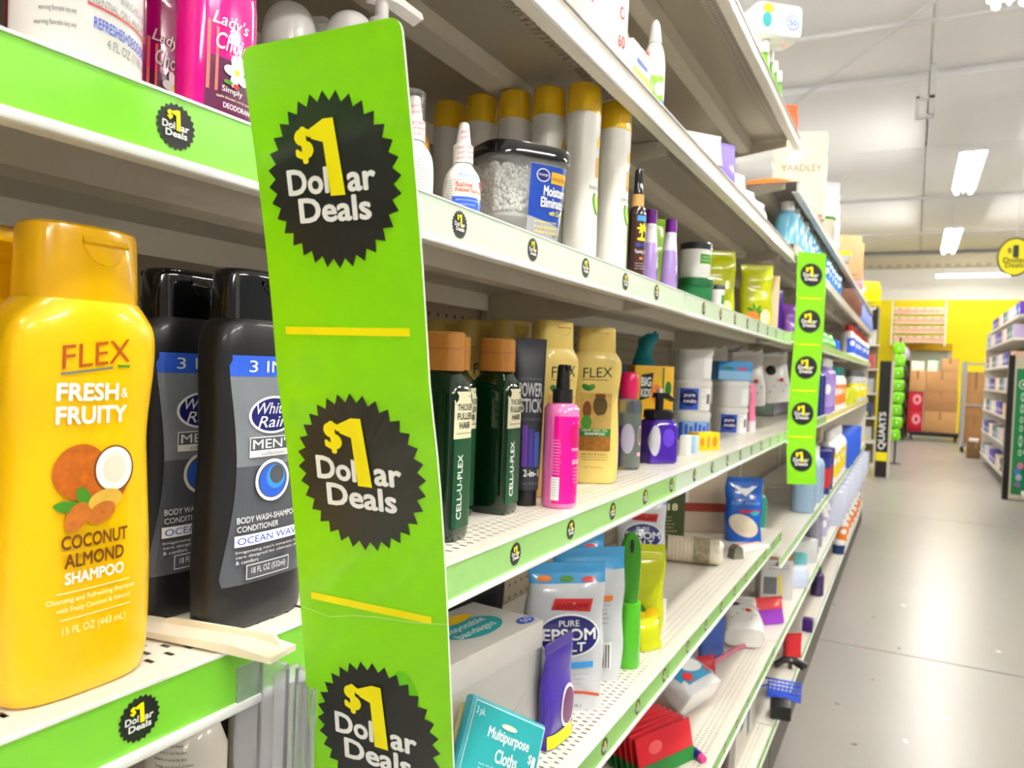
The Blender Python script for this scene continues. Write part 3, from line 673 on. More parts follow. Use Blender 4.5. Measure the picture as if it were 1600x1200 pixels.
def pouch(w, h, t, m, top=None, frac=.8, pr=None):
    q = dense(pouch_secs(w, h, t), 4)
    cr = random.random()*6
    q = [(z, rx*(1+.012*math.sin(z*90+cr)), ry*(1+.05*math.sin(z*120+cr)) if ry > .003 else ry, e, .0015*math.sin(z*70+cr), .0012*math.sin(z*95+cr)*(1 if z > .01 else 0)) for z, rx, ry, e, ox, oy in q]
    k = next((i for i, s in enumerate(q) if s[0] >= h*frac), len(q)-1) if top else len(q)-1
    subs = []
    if pr: p = Print(front_of(q)); p.k = .0005; p.dk = .00028; pr(p); subs = [('printed_label', p.mesh())]
    out = [('pouch', B().loft(q[:k+1], m, 36).mesh('pouch'), subs)]
    if top: out.append(('header', B().loft(q[k:], top, 36).mesh('header')))
    return out
def carton(w, d, h, m, pr=None, prt=None, flap=None, bev=.0012):
    b = B().box(-w/2, w/2, -d/2, d/2, 0, h, m, bev=bev); subs = []
    if pr: p = Print(flat_front(-d/2)); pr(p); subs.append(('printed_label', p.mesh()))
    if prt: p = Print(flat_top(h)); prt(p); subs.append(('top_print', p.mesh('top_print')))
    if flap: subs.append(('flap', B().box(-w/2+.002, w/2-.002, -d/2+.002, d/2-.002, h, h+.0012, flap).mesh('flap')))
    return [('carton', b.mesh('carton'), subs)]

# ------------------------------------------------------------------ near shelves: products
zA, zB, zC, zD, zE, zF, zG = (ZL[k]+.0002 for k in 'ABCDEFG')
# --- just above eye level, left of the big sign
thing('deodorant_bottle', once('ladyM', lambda: ladys(MAG)), (-.408, .190, zA), 'dark magenta deodorant bottle at the left edge of the picture', 'bottle', 'pink deodorant bottles')
thing('cologne_bottle', white_cologne(), (-.354, .226, zA), 'white bottle with green swirl and blue refreshing lettering', 'bottle')
thing('deodorant_bottle', once('ladyM2', lambda: ladys(col('raspberry_plastic', (200, 0, 100), .2, .6))), (-.434, .262, zA), 'raspberry deodorant bottle half hidden behind the white bottle', 'bottle', 'pink deodorant bottles', rz=70)
thing('deodorant_bottle', _c['ladyM'], (-.398, .2985, zA), 'plain side of a magenta deodorant bottle next to the bright pink one', 'bottle', 'pink deodorant bottles', rz=100)
thing('deodorant_bottle', once('ladyP', lambda: ladys(PINK)), (-.345, .2985, zA), 'bright pink deodorant bottle with white flower, beside the lime sign', 'bottle', 'pink deodorant bottles')
thing('domed_bottle', once('dome', dome_bottle), (-.455, .465, zA), 'white dome-capped bottle right behind the bright pink deodorant', 'bottle', 'white domed bottles')
thing('domed_bottle', once('dome', dome_bottle), (-.420, .497, zA), 'white dome-capped bottle peeking over the top edge of the sign', 'bottle', 'white domed bottles')
thing('pump_bottle', once('pump', pump_bottle), (-.362, .463, zA), 'white pump dispenser head sticking out above the sign corner', 'pump bottle', 'white pump bottles', rz=60, sc=.86)
thing('pump_bottle', once('pump', pump_bottle), (-.475, .520, zA), 'white pump nozzle showing between the two domed bottles', 'pump bottle', 'white pump bottles', rz=200)
amb = [(0, .016, .016), (.003, .018, .018), (.085, .018, .018), (.10, .010, .010)]
thing('amber_bottle', [('bottle', B().loft(amb, col('amber_liquid', (206, 140, 50), .15, .7), 24, 2).mesh('bottle')), ('cap', B().loft([(.1, .013, .013), (.134, .0128, .0128), (.136, .011, .011)], CLEAR, 20).mesh('cap'))], (-.438, .612, zA), 'amber bottle with clear cap hugging the right edge of the big sign', 'bottle')
# --- just above eye level, right of the big sign
thing('nasal_spray', nasal(False), (-.364, .512, zA), 'white nasal spray bottle turned to its small print side', 'spray bottle', 'saline sprays', rz=52)
thing('nasal_spray', nasal(True), (-.362, .585, zA), 'white saline nasal spray with red and blue front label', 'spray bottle', 'saline sprays', rz=52)
mt = thing('moisture_tub', moisture_tub(), (-.376, .722, zA), 'clear tub of white moisture pellets with black lid and blue label', 'tub', rz=56, sc=1.1)
for c in mt.children:
    if c.name.startswith('pellets'): c['kind'] = 'stuff'
for i, (x, y, lb) in enumerate(((-.560, .868, 'farthest back in the row'), (-.507, .862, 'second from the back of the row'), (-.459, .864, 'in the middle of the row'), (-.414, .868, 'second from the front of the row'), (-.369, .873, 'at the very front of the row'), (-.356, .948, 'standing apart beside the brown bottle'))):
    thing('shampoo_bottle', once('goldcap', gold_cap_bottle), (x, y, zA), 'pearl white bottle with gold cap, '+lb, 'bottle', 'white bottles with gold caps', rz=76)
thing('tanning_oil', brown_dropper(), (-.335, .988, zA), 'slim dark brown bottle with black tip and yellow palm tree', 'bottle', rz=50)
rem = once('remover', remover)
thing('nail_remover', rem, (-.425, 1.120, zA), 'lilac nail polish remover bottle hidden behind the brown bottle', 'bottle', 'lilac remover bottles')
thing('nail_remover', rem, (-.360, 1.125, zA), 'lilac remover bottle with purple cap, left one of the front pair', 'bottle', 'lilac remover bottles')
thing('nail_remover', rem, (-.352, 1.205, zA), 'lilac remover bottle with purple cap, right one of the front pair', 'bottle', 'lilac remover bottles')
LIMEG = col('lime_green_film', (140, 190, 10), .25, .6); OLIVY = col('yellow_green_film', (196, 204, 0), .22, .7, var=.12)
thing('gel_pouch', pouch(.085, .135, .03, LIMEG), (-.415, 1.262, zA), 'plain lime green pouch behind the purple capped bottles', 'pouch', rz=40)
GJ = col('green_plastic', (34, 120, 66), .3, .5); WJ = WPL; BL = col('charcoal_lid', (36, 44, 46), .3, .5)
thing('hair_gel_tub', jar(.034, .052, GJ, col('dark_green_plastic', (26, 96, 52), .3, .5), .016), (-.372, 1.445, zA), 'green plastic tub under the white jar', 'tub')
def jl(p): p.rect(-.004, .022, .026, .044, LEAF, 6, 3); p.lines(-.002, .02, .02, .005, 3, GREYT, .002); p.lines(-.002, .018, .04, .006, 2, WHITE, .003)
thing('cream_jar', jar(.0285, .066, WJ, BL, .013, jl), (-.372, 1.445, zA+.0522), 'white jar with dark lid and green label standing on the green tub', 'jar', rz=40)
thing('cream_jar', jar(.013, .05, WJ, BL, .009, lambda p: p.rect(-.009, .009, .012, .03, LEAF, 4, 3)), (-.348, 1.535, zA), 'small white jar with green label next to the green tub', 'jar')
def yl(p):
    p.oval(-.005, .098, .015, .003, PALEY, 14)
    for a in range(7): p.oval(-.005+.014*math.cos(a*.9), .035+.012*math.sin(a*.9), .009, .004, LEAF, 10, rot=a*.9)
    p.oval(-.012, .022, .016, .014, ORNG); p.oval(.02, .022, .012, .02, PALEY)
yp = once('ypouch', lambda: pouch(.082, .155, .032, OLIVY, pr=yl))
thing('bath_pouch', yp, (-.405, 1.77, zA), 'yellow-green pouch beside the white jar, left of the pair', 'pouch', 'yellow-green bath pouches', rz=28)
thing('bath_pouch', yp, (-.362, 2.02, zA), 'yellow-green pouch nearer the shelf edge, right of the pair', 'pouch', 'yellow-green bath pouches', rz=28)
thing('blister_pack', carton(.03, .012, .15, mat('peach_card', (236, 206, 160), .5)), (-.350, 2.21, zA), 'narrow peach coloured pack near the small lime sign', 'pack', rz=30)
thing('purple_pack', carton(.06, .02, .12, col('deep_purple_film', (60, 20, 140), .2, .7)), (-.37, 2.31, zA), 'deep purple pack just left of the small lime sign', 'pack', rz=30)

# --- just below eye level
fy = flex_yellow()
thing('shampoo_bottle', fy, (-.3515, .2270, zB), 'large glossy yellow coconut almond shampoo bottle in the foreground', 'bottle', 'yellow shampoo bottles')
thing('shampoo_bottle', fy, (-.396, .206, zB), 'second yellow shampoo bottle cut off behind the foreground one', 'bottle', 'yellow shampoo bottles')
rb = rain_black()
thing('body_wash', rb, (-.3525, .3400, zB), 'black three in one body wash bottle nearest the lime sign', 'bottle', 'black body wash bottles')
thing('body_wash', rb, (-.402, .331, zB), 'black three in one body wash bottle between yellow bottle and its twin', 'bottle', 'black body wash bottles')
COPP = col('copper_cap', (180, 120, 52), .22, .5)
GRL = mat('dark_green_liquid', (5, 38, 14), .1, coat=.5, var=.3, scale=18)
def green_bottle():
    s = [(0, .0165, .0225, 5), (.004, .0185, .0245, 5), (.012, .0188, .0248, 5), (.130, .0188, .0248, 5), (.140, .0175, .0235, 4), (.148, .0135, .0185, 3), (.152, .0120, .0160, 2.5)]
    p = Print(front_of(s))
    p.rect(-.0150, .0150, .092, .134, mat('ivory_label', (226, 222, 186), .5), 6, 4); p.text('THICKER', -.012, .013, .117, .123, BLKT, .02); p.text('FULLER', -.012, .012, .109, .115, BLKT, .02); p.text('HAIR', -.009, .009, .101, .107, BLKT, .02); p.rect(-.013, .013, .0965, .0970, BLKT, 4, 1)
    p.rect(-.0150, .0150, .012, .092, mat('forest_label', (14, 74, 40), .4), 6, 4); p.text('CELL-U-PLEX', -.010, -.002, .02, .078, WHITE, .01, rot=90)
    cap = [(.152, .0135, .0195, 3), (.1855, .0133, .0192, 3), (.187, .0120, .0178, 3)]
    return [('bottle', B().loft(s, GRL, 36).mesh('bottle'), [('printed_label', p.mesh())]), ('cap', B().loft(cap, COPP, 32).mesh('cap'), [('cap_seam', B().loft([(.1715, .01355, .01955, 3), (.1720, .01355, .01955, 3)], BRN, 32).mesh('cap_seam'))])]
gb = once('greenb', green_bottle)
thing('hair_shampoo', gb, (-.378, .590, zB), 'dark green bottle with copper cap touching the sign edge', 'bottle', 'green bottles with copper caps')
thing('hair_shampoo', gb, (-.424, .678, zB), 'dark green bottle with copper cap, second from the sign', 'bottle', 'green bottles with copper caps')
thing('hair_shampoo', gb, (-.453, .722, zB), 'green bottle of which only the copper cap shows behind its neighbours', 'bottle', 'green bottles with copper caps')
thing('hair_shampoo', gb, (-.398, .729, zB), 'dark green bottle with copper cap, rightmost and frontmost', 'bottle', 'green bottles with copper caps')
def power_tube():
    s = [(0, .0135, .0135, 2), (.018, .0135, .0135, 2), (.0185, .0150, .0150, 2), (.07, .0165, .0125, 2.2), (.14, .0180, .0065, 2.4), (.178, .0185, .0016, 4), (.19, .0185, .0012, 5)]
    p = Print(front_of(s, 3)); st = mat('silver_print', (205, 205, 205), .4)
    p.text('ULTIMATE', -.012, .014, .1430, .1455, GREYT, 0); p.text('POWER', -.0135, .0145, .124, .140, st, .02); p.text('STICK', -.011, .0145, .106, .122, st, .02); p.text('MULTI FUNCTION', -.012, .0145, .097, .100, GREYT, 0)
    for i, c in enumerate(((110, 60, 170), (70, 50, 150), (60, 90, 160))): p.rect(-.008+i*.007, -.002+i*.007, .045, .092-.004*i, mat(f'violet_bar{i}', c, .4), 3, 6)
    p.text('2-in-1', -.006, .012, .034, .042, WHITE, .02); p.text('hair & body', -.007, .0125, .024, .028, GREYT, 0)
    return [('tube', B().loft(s[2:], col('charcoal_tube', (52, 54, 60), .3, .5), 32, 3).mesh('tube'), [('printed_label', p.mesh())]), ('cap', B().loft(s[:2], DARK, 28).mesh('cap'))]
thing('gel_tube', power_tube(), (-.388, .789, zB), 'charcoal squeeze tube standing on its cap beside the green bottles', 'tube', rz=38)
fc = flex_cream()
for x, y, lb in ((-.396, .868, 'front one of its row, behind the pink spray'), (-.452, .864, 'second in its row'), (-.504, .866, 'third in its row'), (-.556, .868, 'fourth in its row, in shade'), (-.608, .872, 'last in its row by the pegboard'), (-.392, 1.003, 'right of the pink spray')):
    thing('shampoo_bottle', fc, (x, y, zB), 'pale gold shampoo bottle, '+lb, 'bottle', 'pale gold shampoo bottles', rz=30 if y > .95 else 68)
thing('red_bottle', [('bottle', B().loft([(0, .015, .012), (.003, .017, .013), (.12, .017, .013), (.14, .009, .009)], col('red_plastic', (190, 26, 40), .25, .6), 24, 2).mesh('bottle')), ('cap', B().loft([(.14, .0125, .0115), (.185, .012, .011), (.187, .01, .009)], col('cobalt_plastic', (24, 40, 150), .3, .4), 20).mesh('cap'))], (-.452, 1.035, zB), 'red bottle with blue cap between the two pale gold bottles', 'bottle')
def pink_spray():
    s = [(0, .018, .018), (.003, .020, .020), (.10, .0200, .0200), (.112, .0200, .0200), (.117, .0165, .0165), (.119, .009, .009)]
    p = Print(front_of(s)); hot = mat('fuchsia_label', (236, 0, 150), .3, coat=.5)
    p.rect(-.0195, .0195, .006, .104, hot, 16, 6); p.text("Lady's", .000, .0165, .088, .098, WHITE, .02, .25); p.text('Choice', .002, .0180, .078, .087, WHITE, .02, .25)
    p.oval(.006, .083, .011, .014, mat('pink_heart', (206, 0, 110), .3, coat=.5)); p.oval(.010, .034, .0085, .019, mat('deep_fuchsia', (196, 0, 118), .3, coat=.5)); p.oval(.010, .034, .0072, .016, hot)
    p.text('PROFESSIONAL', .000, .017, .0655, .0685, WHITE, .01); p.text('DETANGLER', .001, .0175, .0505, .0555, WHITE, .02); p.lines(.002, .0165, .047, .004, 5, WHITE, .0018)
    p.lines(-.0185, -.0125, .078, .0034, 12, WHITE, .0018); p.rect(-.0188, -.0135, .010, .036, WHITE, 4, 3); p.lines(-.0184, -.0140, .034, .003, 7, BLKT, .0016)
    head = B().loft([(.134, .0078, .0078), (.137, .0080, .0080), (.154, .0072, .0072), (.160, .0066, .0066), (.162, .005, .005)], DARK, 20); head.box(-.003, .003, -.0105, -.005, .155, .1615, DARK, bev=.0006)
    return [('bottle', B().loft(s, col('translucent_pink', (230, 120, 180), .12, .8), 32).mesh('bottle'), [('printed_label', p.mesh())]), ('collar', B().loft([(.119, .0115, .0115), (.134, .0115, .0115), (.1345, .009, .009)], DARK, 28).mesh('collar')), ('spray_head', head.mesh('spray_head'))]
thing('spray_bottle', pink_spray(), (-.352, .803, zB), 'hot pink detangler spray bottle with black sprayer at the shelf edge', 'spray bottle', rz=62)
NAVYC = col('navy_plastic', (18, 52, 120), .35, .3)
for x, y, lb in ((-.56, 1.42, 'left'), (-.56, 1.53, 'right')):
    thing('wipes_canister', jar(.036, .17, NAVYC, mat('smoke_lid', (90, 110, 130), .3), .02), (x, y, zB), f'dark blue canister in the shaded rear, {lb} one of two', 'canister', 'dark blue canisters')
GLASSY = mat('clear_bottle_plastic', (205, 215, 212), .08, trans=.82, ior=1.25)
def clear_bottle():
    s = [(0, .018, .018, 3), (.004, .0205, .0205, 3), (.105, .0205, .0205, 3), (.110, .019, .019, 3), (.113, .012, .012)]
    p = Print(front_of(s)); p.oval(-.006, .050, .011, .024, mat('lilac_oval', (190, 186, 210), .4)); p.rect(-.02, -.016, .005, .07, mat('violet_liquid', (80, 40, 160), .3), 2, 4); p.rect(.010, .020, .022, .028, mat('soft_pink', (244, 170, 190), .4), 3, 1); p.oval(.015, .055, .004, .016, _m['soft_pink'], r0=.8)
    return [('bottle', B().loft(s, GLASSY, 36).mesh('bottle'), [('printed_label', p.mesh())]), ('liquid', B().loft([(.004, .018, .018, 3), (.09, .0185, .0185, 3)], mat('clear_gel', (176, 196, 182), .15, trans=.6, ior=1.33), 28).mesh('liquid')), ('cap', B().loft([(.113, .0128, .0128), (.128, .0150, .0150), (.150, .0142, .0142), (.155, .010, .010)], col('pink_plastic', (232, 30, 100), .25, .5), 28, 2).mesh('cap'))]
thing('lotion_bottle', clear_bottle(), (-.402, 1.180, zB), 'clear square bottle with pink cap left of the purple pump', 'bottle', rz=40)
def purple_pump():
    pm = mat('purple_bottle', (62, 22, 150), .15, coat=.8, var=.1)
    s = [(0, .0275, .0215, 5), (.003, .0300, .0240, 5), (.060, .0300, .0240, 5), (.072, .0265, .0215, 4), (.077, .020, .0175, 3)]
    p = Print(front_of(s)); p.oval(-.020, .040, .0095, .026, mat('silver_oval', (205, 205, 214), .35)); p.oval(.006, .045, .012, .016, mat('violet_panel', (96, 60, 200), .2, coat=.7))
    b = B().loft([(.092, .007, .007), (.104, .0075, .0075), (.112, .0075, .0075)], DARK, 20).prism([(-.010, .112), (.012, .112), (.026, .106), (.027, .109), (.012, .121), (-.008, .121)], -.008, .008, DARK)
    return [('bottle', B().loft(s, pm, 40).mesh('bottle'), [('printed_label', p.mesh())]), ('collar', B().loft([(.077, .0255, .020, 3), (.090, .0255, .020, 3), (.092, .022, .018, 3)], DARK, 32).mesh('collar')), ('pump_head', b.mesh('pump_head'), [('pump_tip', B().loft([(.120, .005, .005), (.128, .005, .005)], WPL, 14).mesh('pump_tip'))])]
thing('soap_pump', purple_pump(), (-.386, 1.298, zB), 'purple hand soap bottle with black pump top', 'pump bottle', rz=50)
CRAY = mat('crayon_yellow', (240, 186, 8), .45)
def cray(p): p.poly([(-.028, .10), (-.006, .108), (-.002, .155), (-.026, .15)], BLKT); p.text('BIG', -.026, -.006, .128, .146, WHITE, .03); p.text('KIDS', -.026, -.006, .108, .124, WHITE, .03); p.oval(.004, .115, .010, .018, ORNG); p.rect(.016, .019, .0, .165, GREENP, 2, 4); p.oval(.028, .125, .006, .014, GREENP); p.rect(.022, .030, .055, .085, mat('salmon_print', (238, 120, 90), .5), 2, 2)
thing('crayon_box', carton(.078, .055, .168, CRAY, cray), (-.452, 1.45, zB), 'tall yellow box with black lettering behind the purple pump', 'box', rz=35)
thing('toilet_cleaner', [('bottle', B().loft([(0, .028, .02, 2.4), (.1, .028, .02, 2.4), (.165, .026, .019, 2.3), (.19, .019, .015, 2.2), (.212, .017, .013, 2.2, .004), (.226, .021, .012, 2.4, .009), (.238, .012, .008, 2.4, .018)], col('teal_plastic', (0, 150, 170), .3, .5), 32, 3).mesh('bottle')), ('nozzle', B().loft([(.236, .004, .004, 2, .021), (.243, .003, .003, 2, .023)], col('teal_dark', (0, 130, 150), .3, .5), 12).mesh('nozzle'))], (-.515, 1.60, zB), 'teal angle-necked bottle rising behind the yellow box', 'bottle', rz=20)
def tub_print(p): p.rect(-.040, .002, .004, .052, BLUE, 10, 4); p.oval(-.018, .030, .019, .019, NAVY); p.text('pure', -.030, -.006, .031, .039, WHITE, .02); p.text('swabs', -.031, -.003, .020, .028, WHITE, .02); p.rect(.008, .034, .004, .052, WHITE, 6, 3); p.lines(.011, .02, .048, .012, 2, BLKT, .004); p.rect(.022, .031, .018, .040, GREYT, 3, 2)
SWAB = mat('frosted_plastic', (232, 232, 230), .3, coat=.4)
tubm = once('swab', lambda: jar(.0425, .070, SWAB, WPL, .012, tub_print, 3)); tubp = once('swabp', lambda: jar(.0425, .070, SWAB, WPL, .012, lambda p: p.rect(.012, .036, .006, .05, WHITE, 6, 3), 3))
def blue_tub(p):
    p.rect(-.040, .040, .004, .050, mat('pale_blue_wrap', (150, 190, 235), .4), 12, 3)
    for i in range(7): p.rect(-.037+i*.0105, -.030+i*.0105, .006, .046-.004*(i % 3), BLUE, 2, 2)
tubb = once('swabb', lambda: jar(.0425, .070, SWAB, WPL, .012, blue_tub, 3))
for i, (k, lb) in enumerate(((tubb, 'blue striped cotton swab tub at the bottom of the left stack'), (tubm, 'cotton swab tub in the middle of the left stack'), (tubp, 'plain frosted swab tub on top of the left stack'))):
    thing('swab_tub', k, (-.448, 1.745, zB+i*.0703), lb, 'tub', 'stacked cotton swab tubs', rz=38)
for i, (k, lb) in enumerate(((tubm, 'cotton swab tub with blue label under the right stack'), (tubp, 'plain frosted swab tub second in the right stack'))):
    thing('swab_tub', k, (-.428, 2.085, zB+i*.0703), lb, 'tub', 'stacked cotton swab tubs', rz=38)
def bluebox(p): p.rect(-.044, .044, .001, .025, mat('ice_blue_print', (150, 200, 240), .4), 6, 2); p.rect(.004, .03, .028, .034, mat('pink_flash', (232, 80, 110), .4), 3, 1); p.rect(-.03, -.008, .03, .035, LEAF, 3, 1)
thing('swab_box', carton(.09, .07, .05, SKYB, bluebox), (-.428, 2.085, zB+.1408), 'small blue and white box on top of the right tub stack', 'box', rz=30)
thing('bandage_box', carton(.03, .016, .038, WPL), (-.378, 1.455, zB), 'small plain white box lying beside the purple soap', 'box')
thing('bandage_box', carton(.024, .014, .034, mat('pale_blue_card', (170, 205, 235), .5)), (-.376, 1.51, zB), 'small pale blue box between white and yellow boxes', 'box')
thing('crayon_box', carton(.062, .03, .036, mat('bright_yellow_card', (250, 205, 0), .45), lambda p: (p.rect(-.006, .001, .006, .028, mat('salmon2_print', (240, 130, 90), .5), 2, 2), p.oval(.016, .017, .007, .011, ORNG), p.oval(-.02, .017, .006, .009, ORNG))), (-.375, 1.588, zB), 'small bright yellow crayon box lying near the shelf edge', 'box', rz=60)
thing('swab_sleeve', pouch(.03, .13, .012, mat('white_pink_film', (240, 225, 232), .3, coat=.5), col('bubblegum', (244, 130, 170), .4, .3), .2), (-.39, 2.20, zB), 'thin white and pink sleeve right of the swab tubs', 'pack', rz=70)

# ------------------------------------------------------------------ shelf below: pouches and boxes
def simple_bottle(r, h, mb, mc, neck=.45, capf=.2, lab=None, e=2, ry=None):
    ry = ry or r; hb = h*(1-capf)
    s = [(0, r*.9, ry*.9, e), (.003, r, ry, e), (hb*.82, r, ry, e), (hb*.93, r*.8, ry*.8, e), (hb, r*neck, ry*neck, 2)]
    subs = []
    if lab:
        p = Print(front_of(s)); p.rect(-r*.85, r*.85, hb*.15, hb*.72, lab, 10, 4); p.oval(0, hb*.52, r*.45, hb*.11, WHITE, 16); subs = [('printed_label', p.mesh())]
    return [('bottle', B().loft(s, mb, 24).mesh('bottle'), subs), ('cap', B().loft([(hb, r*neck*1.15, r*neck*1.15), (h*.985, r*neck*1.1, r*neck*1.1), (h, r*neck*.9, r*neck*.9)], mc, 20).mesh('cap'))]
wl = once('whitelotion', lambda: simple_bottle(.024, .245, WPL, WPL, .6, .16))
def lotp(p): pass
def white_lotion(text):
    s = [(0, .022, .022), (.003, .0245, .0245), (.205, .0245, .0245), (.222, .018, .018), (.226, .013, .013)]
    p = Print(front_of(s))
    if text: p.lines(-.022, -.004, .220, .0035, 14, BLKT, .002)
    else: p.text('Pe', .004, .010, .199, .203, BLKT, 0); p.text('CARE', .003, .020, .191, .197, BLKT, 0)
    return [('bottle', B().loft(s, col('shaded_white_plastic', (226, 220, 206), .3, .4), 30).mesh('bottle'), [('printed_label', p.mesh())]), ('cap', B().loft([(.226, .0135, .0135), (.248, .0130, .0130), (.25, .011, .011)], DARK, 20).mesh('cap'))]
thing('lotion_bottle', white_lotion(True), (-.396, .335, zC), 'white bottle with small print under the shelf, left of the pair', 'bottle', 'white bottles under the shelf', rz=70)
thing('lotion_bottle', white_lotion(False), (-.392, .398, zC), 'white bottle under the shelf next to the clear sign holder', 'bottle', 'white bottles under the shelf', rz=80)
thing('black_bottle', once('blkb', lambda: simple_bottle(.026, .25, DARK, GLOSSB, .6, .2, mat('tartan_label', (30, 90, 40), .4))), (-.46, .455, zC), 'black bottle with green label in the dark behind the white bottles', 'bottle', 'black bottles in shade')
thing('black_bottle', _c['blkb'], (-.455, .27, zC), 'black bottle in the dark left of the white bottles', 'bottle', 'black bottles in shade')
GREYW = mat('grey_white_carton', (214, 210, 204), .5, coat=.2)
def bagbox(p): p.rect(-.098, .098, .004, .118, mat('light_grey_print', (204, 201, 196), .5), 4, 3); p.poly([(-.02, .02), (.092, .092), (.0925, .0925), (-.0205, .0205)], BLKT)
def bagtop(p):
    p.oval(.022, -.004, .048, .026, TEALP); p.text('disposable', -.02, .055, -.004, .012, WHITE, .01); p.text('bandages', -.018, .052, -.022, -.006, WHITE, .01); p.oval(.026, .026, .03, .010, mat('sun_print', (245, 196, 20), .5)); p.oval(.082, -.038, .014, .009, BLUE); p.text('50', .074, .090, -.043, -.033, WHITE, .02)
thing('bandage_carton', carton(.2, .105, .150, GREYW, bagbox, bagtop), (-.442, .742, zC), 'large pale carton with teal oval and fifty mark beside the sign', 'box', rz=84)
TEALF = col('teal_film', (70, 178, 190), .3, .5)
pk = Print(flat_front(-.0065)); pk.rect(-.058, .058, -.034, .034, WHITE, 2, 2); pk.rect(-.0572, .0572, -.0332, .0332, TEALP, 2, 2)
pk.text('3 pk.', -.054, -.040, .020, .029, WHITE, .0); pk.text('Multipurpose', -.030, .038, .002, .016, WHITE, .02); pk.text('Cloths', -.012, .024, -.015, -.002, WHITE, .02); pk.text('$', .040, .046, -.006, .004, WHITE, .01); pk.text('1', .0465, .052, -.016, .003, WHITE, .02); pk.lines(-.034, .03, -.019, .004, 3, WHITE, .0022)
pk.oval(.0, .020, .013, .0028, CREAM, 14)
thing('cloth_pack', [('sleeve', B().box(-.062, .062, -.006, .006, -.038, .038, TEALF, bev=.004).mesh('sleeve'), [('printed_label', pk.mesh())]), ('cloth', B().box(-.058, .05, .006, .014, -.034, .030, mat('pale_yellow_cloth', (238, 220, 140), .9), bev=.003).mesh('cloth'))], (-.358, .692, zC+.0605), 'teal three pack of multipurpose cloths leaning on the pale carton', 'pack', rz=70, ry=31, rx=-14)
thing('plastic_bag', pouch(.06, .05, .035, col('pale_green_film', (216, 232, 210), .3, .5)), (-.345, .640, zC), 'crumpled pale plastic bag at the foot of the big sign', 'bag', rz=60)
PURF = col('violet_film', (62, 32, 160), .22, .6)
thing('snack_pouch', pouch(.07, .125, .022, PURF, pr=lambda p: (p.oval(.012, .042, .02, .026, WHITE), p.oval(.012, .042, .017, .022, mat('mauve_print', (120, 60, 110), .4)), p.rect(-.033, .033, .002, .018, mat('acid_print', (214, 222, 0), .4), 6, 2))), (-.366, .852, zC), 'violet pouch with acid yellow base squeezed beside the pale carton', 'pouch', rz=86)
SILV = mat('silver_white_film', (206, 210, 214), .24, coat=.5, var=.12, scale=24); BLUT = mat('blue_film_header', (70, 158, 216), .24, coat=.5, var=.15, scale=30)
def epsom(p):
    for i, m in enumerate((ORNG, LEAF, RED)): p.oval(-.032+i*.031, .172-.001*i, .010, .0038, m, 14)
    p.poly([(-.024, .133), (.030, .129), (.034, .146), (-.019, .148)], RED); p.text('AWESOME', -.020, .029, .1335, .141, mat('red_dark', (150, 10, 14), .4), .02, .2)
    p.oval(.000, .100, .043, .028, WHITE); p.oval(.000, .100, .0405, .0255, NAVY); p.text('PURE', -.014, .014, .112, .1195, WHITE, .0); p.text('EPSOM', -.037, .037, .0945, .1095, WHITE, .02); p.text('SALT', -.022, .022, .080, .0925, WHITE, .02)
    p.rect(-.034, .034, .058, .066, SKYB, 8, 1); p.lines(-.028, .03, .052, .006, 3, GREYT, .003); p.rect(-.042, .044, .026, .030, mat('rust_line', (200, 80, 50), .4), 10, 1, lambda u, z: (u, z-4*u*u)); p.text('16 oz (1 lb.)', -.018, .018, .006, .012, BLKT, 0)
def epback(p): p.lines(-.03, .03, .13, .006, 8, BLKT, .003); p.rect(-.01, .03, .02, .058, WHITE, 2, 2); [p.rect(-.008+i*.004, -.006+i*.004, .022, .056, BLKT, 1, 1) for i in range(9)]; p.rect(-.03, .03, .118, .126, ORNG, 2, 1)
ep = once('epsom', lambda: pouch(.108, .192, .05, SILV, BLUT, .84, epsom)); ep2 = once('epsom2', lambda: pouch(.108, .192, .046, SILV, BLUT, .82, epback))
thing('epsom_pouch', ep, (-.400, .950, zC), 'silver stand-up pouch of epsom salt with navy oval, at the front', 'pouch', 'epsom salt pouches', rz=40)
thing('epsom_pouch', ep2, (-.407, 1.052, zC), 'epsom salt pouch turned to its barcode side behind the front one', 'pouch', 'epsom salt pouches', rz=40)
thing('epsom_pouch', ep, (-.470, 1.130, zC), 'epsom salt pouch of which mainly the blue header shows', 'pouch', 'epsom salt pouches', rz=40)
thing('epsom_pouch', ep, (-.505, 1.60, zC), 'epsom salt pouch farther back near the yellow pouch', 'pouch', 'epsom salt pouches', rz=32)
GRN = col('grass_green_plastic', (76, 186, 20), .3, .4); GRN2 = col('deep_grass_plastic', (52, 140, 14), .3, .4)
bh = B().loft([(.098, .013, .010, 2.4), (.12, .0155, .0085, 2.4), (.17, .0165, .0065, 2.4), (.192, .013, .0055, 2.4), (.205, .006, .004, 2.2)], GRN2, 28, 4)
hp = Print(front_of([(.098, .013, .010, 2.4), (.12, .0155, .0085, 2.4), (.17, .0165, .0065, 2.4), (.192, .013, .0055, 2.4), (.205, .006, .004, 2.2)], 4)).oval(0, .185, .0035, .011, DARK, 14)
thing('dish_brush', [('holder', B().loft([(0, .019, .019), (.003, .0205, .0205), (.098, .0185, .0185), (.0985, .017, .017)], GRN, 32).mesh('holder')), ('handle', bh.mesh('handle'), [('hanging_hole', hp.mesh('hanging_hole'))])], (-.370, 1.128, zC), 'bright green brush with upright handle standing in its green holder', 'brush', rz=35)
def lemon(p): p.oval(-.012, .045, .016, .013, LEAF); p.oval(-.004, .030, .018, .014, mat('lemon_print', (250, 220, 0), .4)); p.oval(.014, .04, .012, .012, mat('lemon_print2', (240, 190, 0), .4))
